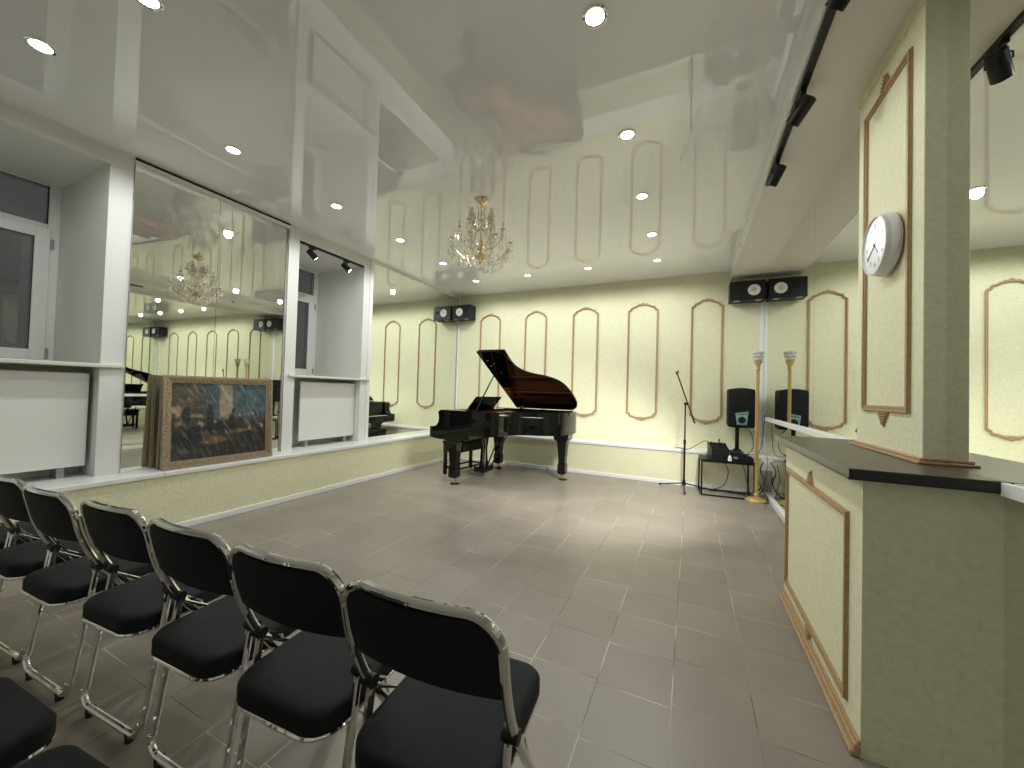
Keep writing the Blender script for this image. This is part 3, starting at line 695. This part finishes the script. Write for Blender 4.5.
lab = ['black folding chair with chrome frame, nearest and rightmost of the front row',
       'black folding chair, second from the right in the front row',
       'black folding chair, third from the right in the front row',
       'black folding chair, fourth from the right in the front row',
       'black folding chair, fifth from the right in the front row',
       'black folding chair at the left edge of the photo in the front row',
       'black folding chair nearest the plinth, beyond the left edge, only its frame showing']
for i in range(7):
    x = (-0.532, -0.968, -1.412, -1.87, -2.335, -2.78, -3.23)[i]; y = (0.69, 0.68, 0.668, 0.652, 0.615, 0.605, 0.59)[i]
    o = c0 if i == 0 else copy_tree(c0)
    o.location = (x, y, 0); o.rotation_euler = (0,0,math.radians(3.3+[0,0.6,-0.7,0.5,-0.5,0.4,0][i]))
    tag(o, lab[i], 'chair', 'black folding chairs in the front row')
for x, y, r_, lb in ((-1.50,0.005,3,'black folding chair of the second row, seat corner at bottom left'),
                 (-1.055,0.012,5,'black folding chair of the second row, seat tip at the bottom edge')):
    o = copy_tree(c0); o.location = (x, y, 0); o.rotation_euler = (0,0,math.radians(r_)); tag(o, lb, 'chair', 'black folding chairs in the second row')

# ---------------------------------------------------------------- leaning paintings
def paint_color(u, v):
    """u 0..1 left to right, v 0..1 bottom to top: a dim hall full of people under blue walls"""
    h = lambda a, b_: (math.sin(a*127.1+b_*311.7)*43758.5453) % 1.0
    def vn(x, y):
        i, j = math.floor(x), math.floor(y); fx, fy = x-i, y-j; fx = fx*fx*(3-2*fx); fy = fy*fy*(3-2*fy)
        return (h(i,j)*(1-fx)+h(i+1,j)*fx)*(1-fy)+(h(i,j+1)*(1-fx)+h(i+1,j+1)*fx)*fy
    n1 = 0.6*vn(u*26, v*16)+0.4*vn(u*60, v*40); n2 = vn(u*7+9, v*5+3)
    uu = u+0.012*(vn(u*20, v*20)-0.5); vv = v+0.03*(vn(u*18+5, v*18)-0.5)
    sm = lambda a, b_, x: max(0.0, min(1.0, (x-a)/(b_-a)))
    V = Vector
    dark = V((0.022,0.020,0.017))*(0.6+1.1*n1)
    wall = V((0.075,0.062,0.045))*(0.4+1.2*n1)
    wall = wall.lerp(V((0.060,0.085,0.095))*(0.4+1.2*n1), sm(0.28,0.34,uu)*(1-sm(0.46,0.48,uu)))
    wall = wall.lerp(V((0.30,0.26,0.18))*(0.6+0.7*n1), sm(0.46,0.48,uu)*(1-sm(0.60,0.62,uu)))
    wall = wall.lerp(V((0.060,0.105,0.125))*(0.45+1.0*n1), sm(0.60,0.63,uu))
    if uu > 0.72 and uu < 0.76 and vv > 0.70: wall = wall.lerp(V((0.03,0.04,0.035)), 0.7)
    wall *= 1-0.45*sm(0.84,1.0,vv)
    c = dark.lerp(wall, sm(0.44,0.58,vv))
    for cx, cy, rx, ry, col_, k in ((0.38,0.24,0.17,0.06,(0.20,0.115,0.055),.9),(0.30,0.44,0.10,0.035,(0.28,0.23,0.15),.8),(0.20,0.56,0.12,0.03,(0.32,0.24,0.17),.8),(0.66,0.34,0.18,0.03,(0.16,0.13,0.09),.8),(0.05,0.62,0.05,0.10,(0.42,0.24,0.16),.8),(0.10,0.47,0.06,0.03,(0.30,0.20,0.12),.8),(0.53,0.66,0.07,0.08,(0.34,0.24,0.17),.7)):
        d = ((uu-cx)/rx)**2+((vv-cy)/ry)**2
        if d < 1: c = c.lerp(V(col_)*(0.6+0.7*n1), k*(1-d)**0.5)
    for k in range(46):
        fx = 0.03+0.95*((k*0.618) % 1); dep = (k*0.377) % 1; fy = 0.60-0.26*dep; s_ = 0.55+0.7*dep
        dx = abs(uu-fx)/(0.020*s_)
        top = fy-0.035*s_*min(dx, 1)**2
        if dx < 1 and vv < top and vv > fy-0.20*s_: c = c.lerp(V((0.014,0.013,0.014))*(0.7+0.8*n1), 0.85)
        d = ((uu-fx)/(0.012*s_))**2+((vv-fy-0.014*s_)/(0.028*s_))**2
        if d < 1: c = c.lerp(V((0.34,0.24,0.17)) if k % 3 == 0 else V((0.022,0.018,0.015)), 0.8)
    for fx, w_, y0_, y1_ in ((0.14,0.045,0.16,0.68),(0.37,0.035,0.38,0.70),(0.62,0.03,0.35,0.66)):
        if abs(uu-fx) < w_*(1-0.5*sm(y1_-0.12,y1_,vv)) and y0_ < vv < y1_: c = c.lerp(V((0.012,0.011,0.012)), 0.9)
    if vv < 0.26: c = c*(0.6+1.0*(1 if math.sin((u+v*0.25)*75+n2*4) > 0.72 else 0.2))
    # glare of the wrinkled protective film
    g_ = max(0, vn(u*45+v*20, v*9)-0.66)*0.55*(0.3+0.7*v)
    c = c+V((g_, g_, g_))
    return (c.x, c.y, c.z, 1)
def painting_mat():
    m = bpy.data.materials.new('painted_canvas'); m.use_nodes = True; nt = m.node_tree; b = bsdf(m)
    a = nt.nodes.new('ShaderNodeVertexColor'); a.layer_name = 'Col'; nt.links.new(a.outputs['Color'], b.inputs['Base Color'])
    b.inputs['Roughness'].default_value = 0.35
    tc = nt.nodes.new('ShaderNodeTexCoord'); n = nt.nodes.new('ShaderNodeTexNoise'); n.inputs['Scale'].default_value = 28; n.inputs['Detail'].default_value = 3
    bp = nt.nodes.new('ShaderNodeBump'); bp.inputs['Strength'].default_value = 0.35; bp.inputs['Distance'].default_value = 0.02
    nt.links.new(tc.outputs['Object'], n.inputs['Vector']); nt.links.new(n.outputs['Fac'], bp.inputs['Height']); nt.links.new(bp.outputs['Normal'], b.inputs['Normal'])
    return m
M['canvas'] = painting_mat()
def picture(W_, H_, loc, lean, yaw, label, name='framed_painting', flip=False):
    """local: x = width, z = up, front faces -y; leaning back by `lean`"""
    e = empty(name, loc, yaw, label, 'painting')
    e.rotation_euler = (-lean, 0, yaw)
    fw = 0.062; T = 0.03
    g = MB()
    for d0, d1, i0, i1 in ((0.0,-0.028,0.0,0.022),(0.0,-0.020,0.020,0.044),(0.0,-0.012,0.044,fw)):
        o = [(-W_/2+i0,i0),(W_/2-i0,i0),(W_/2-i0,H_-i0),(-W_/2+i0,H_-i0)]; i_ = [(-W_/2+i1,i1),(W_/2-i1,i1),(W_/2-i1,H_-i1),(-W_/2+i1,H_-i1)]
        g.ring(o, i_, d0, d1, f=lambda p, h: (p[0], h, p[1]))
    # carved beads along the frame
    nb = int(W_/0.03)
    for k in range(nb):
        x = -W_/2+0.03+k*(W_-0.06)/(nb-1)
        for z in (0.032, H_-0.032): g.lathe([(0.0,-0.027),(0.008,-0.024),(0.010,-0.016)], (x,0,z), 6, 'y')
    nb = int(H_/0.03)
    for k in range(nb):
        z = 0.03+k*(H_-0.06)/(nb-1)
        for x in (-W_/2+0.032, W_/2-0.032): g.lathe([(0.0,-0.027),(0.008,-0.024),(0.010,-0.016)], (x,0,z), 6, 'y')
    g.build('frame','frame',e)
    MB().box(-W_/2+0.004,W_/2-0.004,0.0005,0.018,0.004,H_-0.004).build('stretcher_frame','cardboard',e)
    MB().box(-W_/2+0.05,W_/2-0.05,0.0185,0.021,0.05,H_-0.05).build('backing_board','backboard',e)
    nx, nz = 150, 100; w0, w1, h0, h1 = -W_/2+fw-0.004, W_/2-fw+0.004, fw-0.004, H_-fw+0.004
    vs = [(w0+(w1-w0)*i/nx, -0.004, h0+(h1-h0)*j/nz) for j in range(nz+1) for i in range(nx+1)]
    fs = [(j*(nx+1)+i, j*(nx+1)+i+1, (j+1)*(nx+1)+i+1, (j+1)*(nx+1)+i) for j in range(nz) for i in range(nx)]
    o = MB().add(vs, fs).build('canvas','canvas',e,smooth=0)
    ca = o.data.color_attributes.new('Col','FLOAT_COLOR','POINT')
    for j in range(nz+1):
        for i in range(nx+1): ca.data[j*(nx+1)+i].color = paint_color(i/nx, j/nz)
    return e
# front faces +X: local -y -> +X  => yaw = +90deg
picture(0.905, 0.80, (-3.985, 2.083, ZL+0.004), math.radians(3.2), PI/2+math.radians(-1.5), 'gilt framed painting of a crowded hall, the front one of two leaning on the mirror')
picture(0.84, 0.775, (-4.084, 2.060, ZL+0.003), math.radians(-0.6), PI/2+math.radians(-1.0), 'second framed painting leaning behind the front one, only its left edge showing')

# ---------------------------------------------------------------- chandelier
CX, CY = -1.839, 3.101
ch = empty('chandelier', (CX, CY, ZC), 0, 'small brass crystal chandelier with candle arms hanging from the glossy ceiling', 'chandelier')
MB().lathe([(0.062,-0.001),(0.066,-0.010),(0.058,-0.026),(0.030,-0.040),(0.012,-0.050),(0.010,-0.07),(0.004,-0.08)],(0,0,0),28).build('canopy','gold',ch)
MB().lathe([(0.004,-0.07),(0.004,-0.17),(0.020,-0.18),(0.026,-0.20),(0.010,-0.22),(0.012,-0.28),(0.008,-0.38),(0.018,-0.40),(0.034,-0.43),(0.028,-0.47),(0.012,-0.50),(0.040,-0.53),(0.052,-0.545),(0.044,-0.57),(0.016,-0.585),(0.012,-0.61),(0.0,-0.63)],(0,0,0),18).build('stem','gold',ch)
def gem(mb, p, r, h):
    x, y, z = p
    mb.add([(x+r,y,z),(x,y+r,z),(x-r,y,z),(x,y-r,z),(x,y,z+h*0.5),(x,y,z-h)], [(0,1,4),(1,2,4),(2,3,4),(3,0,4),(1,0,5),(2,1,5),(3,2,5),(0,3,5)])
def arm(a, tier):
    ca, sa = math.cos(a), math.sin(a)
    if tier == 0: pr = [(0.03,-0.54),(0.11,-0.60),(0.20,-0.575),(0.275,-0.50),(0.295,-0.44)]
    elif tier == 1: pr = [(0.02,-0.43),(0.09,-0.47),(0.17,-0.41),(0.205,-0.33),(0.210,-0.28)]
    else: pr = [(0.012,-0.28),(0.05,-0.30),(0.095,-0.23),(0.115,-0.16),(0.105,-0.13)]
    P = [tuple(p) for p in bez([(r*ca, r*sa, z) for r, z in pr], 4)]
    o = MB().tube(P, 0.005, 6).build('arm','gold',ch)
    ex, ey, ez = P[-1]
    if tier < 2:
        MB().lathe([(0.006,-0.006),(0.026,0.004),(0.028,0.008),(0.010,0.006),(0.008,0.014)],(ex,ey,ez),14).build('drip_cup','gold',o)
        MB().cyl((ex,ey,ez+0.008),(ex,ey,ez+0.075),0.0065,10).build('candle','candle',o)
    else:
        q = MB(); q.tube([(ex,ey,ez),(ex+ca*0.03,ey+sa*0.03,ez+0.03),(ex+ca*0.055,ey+sa*0.055,ez+0.0)],0.0025,5); gem(q,(ex,ey,ez+0.03),0.010,0.02); q.build('finial','gold',o)
    q = MB()
    for k in range(4):
        b_ = a+k*PI/2; dx, dy = 0.027*math.cos(b_), 0.027*math.sin(b_)
        for j, (r_, h_) in enumerate(((0.006,0.010),(0.0065,0.012),(0.011,0.030))): gem(q, (ex+dx, ey+dy, ez-0.012-j*0.022), r_, h_)
    for f in (5, 9, 13):
        p = P[min(f, len(P)-2)]
        gem(q, (p[0], p[1], p[2]-0.018), 0.007, 0.012); gem(q, (p[0], p[1], p[2]-0.045), 0.012, 0.034)
        gem(q, (p[0]*1.02, p[1]*1.02, p[2]+0.028), 0.010, 0.018)
    q.build('crystal_drops','crystal',o,smooth=0)
    # little flower sprigs
    q = MB()
    for f in (7, 11):
        p = Vector(P[f]); t_ = Vector((-sa, ca, 0))
        for s_ in (-1, 1): 
            e_ = p+t_*s_*0.035+Vector((0,0,0.045)); q.tube([p, p+t_*s_*0.025+Vector((0,0,0.015)), e_], 0.002, 4); gem(q, tuple(e_), 0.008, 0.014)
    q.build('sprig','gold',o)
for k in range(8): arm(2*PI*k/8+0.2, 0)
for k in range(6): arm(2*PI*k/6+0.5, 1)
for k in range(6): arm(2*PI*k/6, 2)
q = MB()
for k in range(16):
    a = 2*PI*k/16
    for j in range(8):
        t_ = j/7; r_ = 0.26*math.sin(t_*PI/2*0.95)+0.02; z = -0.24-0.22*t_*t_-0.03*math.sin(t_*PI)
        if k % 2 == 0: gem(q, (r_*math.cos(a), r_*math.sin(a), z), 0.0055, 0.009)
    gem(q, (0.16*math.cos(a), 0.16*math.sin(a), -0.63+0.02*math.cos(a*3)), 0.010, 0.032)
    gem(q, (0.31*math.cos(a+0.1), 0.31*math.sin(a+0.1), -0.53+0.02*math.cos(a*2)), 0.011, 0.034)
for k in range(8): gem(q, (0.07*math.cos(k*PI/4), 0.07*math.sin(k*PI/4), -0.64), 0.011, 0.034)
gem(q, (0,0,-0.66), 0.018, 0.035)
tag(q.build('crystal_chain','crystal',ch,smooth=0), kind='stuff')

# ---------------------------------------------------------------- PA speaker on short stand
ps = empty('loudspeaker', (0.615, 6.03, 0.862), 0, 'black loudspeaker with a teal front label on a short stand by the mirror', 'loudspeaker')
fp = [(-0.155,0.13)]+[(0.155*math.sin(u*PI/2*1.0), -0.135-0.02*math.cos(u*PI/2)) for u in [k/6 for k in range(-6,7)]]+[(0.155,0.13)]
g = MB(); n_ = len(fp); lv = [(0.0,0.93),(0.02,1.0),(0.48,1.0),(0.508,0.97)]
vs = []
for z, s_ in lv: vs += [(p[0]*s_, p[1]*s_, z+(0.02*(1-(p[0]/0.155)**2) if z > 0.45 else 0)) for p in fp]
fs = [tuple(range(n_))[::-1], tuple((len(lv)-1)*n_+k for k in range(n_))]
for i in range(len(lv)-1):
    for k in range(n_): fs.append((i*n_+k,i*n_+(k+1)%n_,(i+1)*n_+(k+1)%n_,(i+1)*n_+k))
g.add(vs, fs).build('cabinet','grille',ps)
lb_ = MB(); yl = -0.158
def flatpoly(mb, pts, y0, y1): mb.prism(pts, y0, y1, 'xz')
flatpoly(lb_, [(-0.052,0.035),(0.060,0.035),(0.078,0.215),(-0.072,0.190)], yl-0.001, yl+0.006)
lb = lb_.build('front_label','teal',ps,smooth=0); 
q = MB().lathe([(0.030,-0.0605+0.058),(0.030,0.0),(0.046,0.0),(0.046,-0.0025),(0.030,-0.0025)],(0.004,yl-0.001,0.10),24,'y').lathe([(0.0,-0.003),(0.018,-0.003),(0.018,0)],(0.004,yl-0.001,0.10),20,'y')
for k in range(4): q.box(-0.048+k*0.030,-0.030+k*0.030,yl-0.002,yl-0.001,0.165+k*0.003,0.180+k*0.005)
q.box(-0.045,0.056,yl-0.002,yl-0.001,0.042,0.047)
q.build('label_emblem','tealdark',lb,smooth=0)
sd = empty('speaker_stand', (0.585, 6.06, ZL), 0, 'short black stand under the loudspeaker, on the white ledge', 'stand')
MB().rbox(-0.075,0.075,-0.07,0.07,0.0,0.022,0.004).rbox(-0.045,0.045,-0.045,0.045,0.022,0.05,0.004).build('base_plate','blackmetal',sd)
MB().rbox(-0.024,0.024,-0.02,0.02,0.05,0.345,0.004).build('post','blackmetal',sd)
MB().rbox(-0.07,0.07,-0.06,0.06,0.345,0.357,0.003).build('top_plate','blackmetal',sd)

# ---------------------------------------------------------------- floor lamp
fl = empty('floor_lamp', (0.742, 5.50, 0), 0, 'gold fluted column floor lamp with a small crystal shade by the mirror', 'floor lamp')
MB().lathe([(0.122,0.0),(0.124,0.014),(0.112,0.026),(0.100,0.028),(0.095,0.040),(0.060,0.046),(0.030,0.060)],(0,0,0),40).build('base','oldgold',fl)
vs = MB(); n_ = 32; prof = [(0.021,0.06),(0.021,0.10),(0.019,0.12),(0.0175,1.62)]
pv = []; 
for r_, z in prof:
    for k in range(n_):
        rr_ = r_*(1.0 if (k % 4) else 0.82); pv.append((rr_*math.cos(2*PI*k/n_), rr_*math.sin(2*PI*k/n_), z))
vs.add(pv, [(i*n_+k,i*n_+(k+1)%n_,(i+1)*n_+(k+1)%n_,(i+1)*n_+k) for i in range(3) for k in range(n_)])
vs.lathe([(0.024,0.06),(0.030,0.075),(0.026,0.09),(0.020,0.10)],(0,0,0),24)
vs.build('fluted_column','oldgold',fl)
MB().lathe([(0.018,1.60),(0.026,1.615),(0.020,1.63),(0.026,1.66),(0.040,1.69),(0.046,1.70),(0.046,1.715),(0.030,1.718)],(0,0,0),24).build('capital','oldgold',fl)
q = MB()
for k in range(14):
    a = 2*PI*k/14
    for z, r_ in ((1.725,0.040),(1.765,0.050),(1.805,0.056)): gem(q,(r_*math.cos(a+z*9),r_*math.sin(a+z*9),z+0.01),0.013,0.026)
tag(q.lathe([(0.030,1.718),(0.040,1.74),(0.046,1.80),(0.050,1.83),(0.047,1.83),(0.042,1.80),(0.036,1.74),(0.026,1.722)],(0,0,0),20).build('crystal_shade','crystal',fl,smooth=0))

# ---------------------------------------------------------------- microphone stand
ms = empty('microphone_stand', (-0.065, 5.72, 0), 0, 'black boom microphone stand with tripod feet in front of the far wall', 'microphone stand')
MB().cyl((0,0,0.08),(0,0,0.62),0.013,12).cyl((0,0,0.60),(0,0,1.14),0.0095,12).build('pole','blackmetal',ms)
MB().lathe([(0.012,0.60),(0.017,0.605),(0.017,0.66),(0.012,0.665)],(0,0,0),14).build('height_clutch','black',ms)
MB().lathe([(0.0,0.035),(0.022,0.04),(0.026,0.07),(0.020,0.10),(0.012,0.13)],(0,0,0),14).build('leg_hub','black',ms)
for ax, ay in ((-0.31,0.06),(0.015,-0.34),(0.27,0.10)):
    MB().tube([(0,0,0.075),(ax,ay,0.012)],0.008,8).build('leg','blackmetal',ms)
    MB().tube([(ax*0.94,ay*0.94,0.016),(ax*1.04,ay*1.04,0.011)],0.012,8).build('foot_cap','rubber',ms)
A = Vector((0.010,0.0,1.165)); u = (Vector((-0.115,0,1.58-0.0))-Vector((0.123,0,0.89))).normalized()
MB().tube([Vector((0.120,0,0.893)),Vector((-0.105,0,1.55))],0.0085,8).tube([Vector((0.120,0,0.893)),Vector((0.090,0,0.98))],0.011,8).build('boom','blackmetal',ms)
MB().rbox(-0.018,0.040,-0.02,0.02,1.135,1.175,0.006).cyl((0.0,-0.02,1.155),(0.0,-0.05,1.155),0.016,12).build('boom_clutch','black',ms)
MB().tube([(-0.105,0,1.55),(-0.120,0,1.585),(-0.100,0,1.60),(-0.085,0,1.585)],[0.012,0.014,0.010,0.008],8).build('microphone_clip','black',ms)

# ---------------------------------------------------------------- side table
tb = empty('side_table', (0.42, 5.66, 0), math.radians(4), 'low black metal frame table beside the floor lamp, carrying audio gear', 'table')
hx, hy, r_ = 0.29, 0.175, 0.009
g = MB()
for sy in (-1, 1):
    for sx in (-1, 1): g.box(sx*hx-r_,sx*hx+r_,sy*hy-r_,sy*hy+r_,0.0,0.445)
    g.box(-hx+r_,hx-r_,sy*hy-r_,sy*hy+r_,0,2*r_); g.box(-hx+r_,hx-r_,sy*hy-r_,sy*hy+r_,0.427,0.445)
for sx in (-1, 1):
    g.box(sx*hx-r_,sx*hx+r_,-hy+r_,hy-r_,0,2*r_); g.box(sx*hx-r_,sx*hx+r_,-hy+r_,hy-r_,0.427,0.445)
g.build('metal_frame','blackmetal',tb,smooth=0)
MB().rbox(-hx-0.009,hx+0.009,-hy-0.009,hy+0.009,0.446,0.462,0.002).build('table_top','blackmetal',tb)
mx_ = empty('audio_mixer', (0.332, 5.62, 0.463), math.radians(10), 'black audio mixer with knobs standing on the low metal table', 'audio mixer')
MB().prism([(-0.11,0.0),(0.13,0.0),(0.13,0.19),(0.05,0.19),(-0.11,0.135)], -0.10, 0.10, 'yz').build('case','black',mx_)
q = MB()
for i in range(5):
    for j in range(3): q.cyl((-0.08+i*0.04, -0.08+j*0.055, 0.135+j*0.020), (-0.08+i*0.04, -0.085+j*0.055, 0.165+j*0.020), 0.010, 8, 0.008)
q.build('knobs','black',mx_)
MB().cyl((0.03,0.08,0.165),(0.03,0.08,0.245),0.006,8).lathe([(0.0,0.25),(0.009,0.245),(0.009,0.21)],(0.03,0.08,0),8).build('antenna','black',mx_)
MB().cyl((-0.06,0.08,0.165),(-0.06,0.08,0.205),0.009,8).build('cable_plug','black',mx_)
bx = empty('equipment_case', (0.585, 5.67, 0.463), math.radians(-2), 'low black wedge shaped equipment case beside the mixer on the metal table', 'equipment case')
MB().prism([(-0.12,0.0),(0.14,0.0),(0.14,0.035),(-0.02,0.105),(-0.12,0.105)], -0.12, 0.12, 'xz').build('case_body','black',bx)
MB().rbox(-0.08,-0.03,-0.125,-0.1205,0.02,0.05,0.002).build('latch','steel',bx)
wc = MB().lathe([(0.022,0.0),(0.022,0.035),(0.012,0.062),(0.006,0.07),(0.0,0.072)],(0,0,0),14).build('small_bottle','clockwhite',loc=None); wc.location = (0.455, 5.482, 0.463)
tag(wc, 'small white bottle between the mixer and the black case', 'bottle')

# ---------------------------------------------------------------- cables
def cable(pts, label, r=0.005, m='rubber', group='cables around the audio gear'):
    p = bez(pts, 8); o = MB().tube([tuple(v) for v in p], r, 6).build('cable', m, loc=pts[0]); tag(o, label, 'cable', group)
cable([(0.30,5.74,0.60),(0.19,5.80,0.66),(0.08,5.90,0.58),(-0.02,5.90,ZL+0.012),(-0.12,6.0,ZL+0.008),(-0.2,6.02,ZL+0.01)], 'thin black cable looping from the ledge to the back of the mixer')
cable([(0.66,6.0,0.87),(0.74,5.97,0.78),(0.76,5.93,0.62),(0.70,5.86,0.53),(0.60,5.80,0.50)], 'black cable hanging from the loudspeaker in a curve to the table')
cable([(0.40,5.52,0.44),(0.45,5.60,0.30),(0.40,5.70,0.10),(0.25,5.76,0.012),(0.40,5.80,0.010),(0.62,5.74,0.012),(0.80,5.68,0.10)], 'black cable dropping under the low table and lying on the floor')
cable([(0.86,5.83,0.44),(0.82,5.76,0.34),(0.86,5.70,0.18),(0.80,5.66,0.06),(0.74,5.72,0.02),(0.82,5.78,0.10),(0.87,5.72,0.24),(0.84,5.64,0.30)], 'tangled black cable coil hanging behind the floor lamp', 0.006)
cable([(0.80,5.80,0.42),(0.78,5.76,0.25),(0.83,5.62,0.12),(0.86,5.50,0.03),(0.80,5.40,0.012),(0.66,5.66,0.012),(0.56,5.84,0.012)], 'black cable trailing round the lamp base on the floor', 0.005)
cable([(0.865,5.80,1.05),(0.85,5.84,0.75),(0.83,5.87,0.60),(0.80,5.86,0.53),(0.70,5.86,0.515),(0.52,5.86,0.515)], 'thin black cable running down the corner onto the ledge', 0.004)
cable([(0.60,5.52,0.44),(0.655,5.60,0.22),(0.70,5.72,0.05),(0.74,5.80,0.012),(0.60,5.84,0.01)], 'short black cable behind the table leg', 0.004)
# teal round sticker on the white beam edge
tag(MB().lathe([(0.0,-0.0015),(0.022,-0.0015),(0.022,0)],(0,0,0),20,'x').build('round_sticker','teal',loc=None), 'small teal round sticker on the white edge of the beam', 'sticker').location = (XBM-0.0003, 5.0, 3.01)

# ---------------------------------------------------------------- world, camera, render settings
wd = bpy.data.worlds.new('World'); sc.world = wd; wd.use_nodes = True
wd.node_tree.nodes['Background'].inputs['Color'].default_value = (0.030,0.033,0.031,1); wd.node_tree.nodes['Background'].inputs['Strength'].default_value = 1.0
F, YAW, PITCH, ROLL = 378.92, math.radians(25.294), math.radians(1.1795), math.radians(1.6517)
Fw = Vector((-math.sin(YAW)*math.cos(PITCH), math.cos(YAW)*math.cos(PITCH), math.sin(PITCH)))
Rt = Vector((math.cos(YAW), math.sin(YAW), 0)); Up = Rt.cross(Fw)
R2 = Rt*math.cos(ROLL)+Up*math.sin(ROLL); U2 = -Rt*math.sin(ROLL)+Up*math.cos(ROLL)
cam = bpy.data.cameras.new('camera'); co = bpy.data.objects.new('camera', cam); COL.objects.link(co)
mw = Matrix((R2, U2, -Fw)).transposed().to_4x4(); mw.translation = (0, 0, 1.25); co.matrix_world = mw
cam.sensor_width = 36; cam.lens = F/1024*36; cam.clip_start = 0.02; cam.clip_end = 100
sc.camera = co
sc.view_settings.view_transform = 'Standard'; sc.view_settings.look = 'None'; sc.view_settings.gamma = 1; sc.view_settings.use_curve_mapping = False
sc.view_settings.exposure = 0.72
cy = sc.cycles
cy.max_bounces = 14; cy.glossy_bounces = 10; cy.diffuse_bounces = 5; cy.transmission_bounces = 8
cy.sample_clamp_indirect = 5; cy.blur_glossy = 0.3; cy.use_adaptive_sampling = False; cy.use_denoising = True; cy.caustics_refractive = False
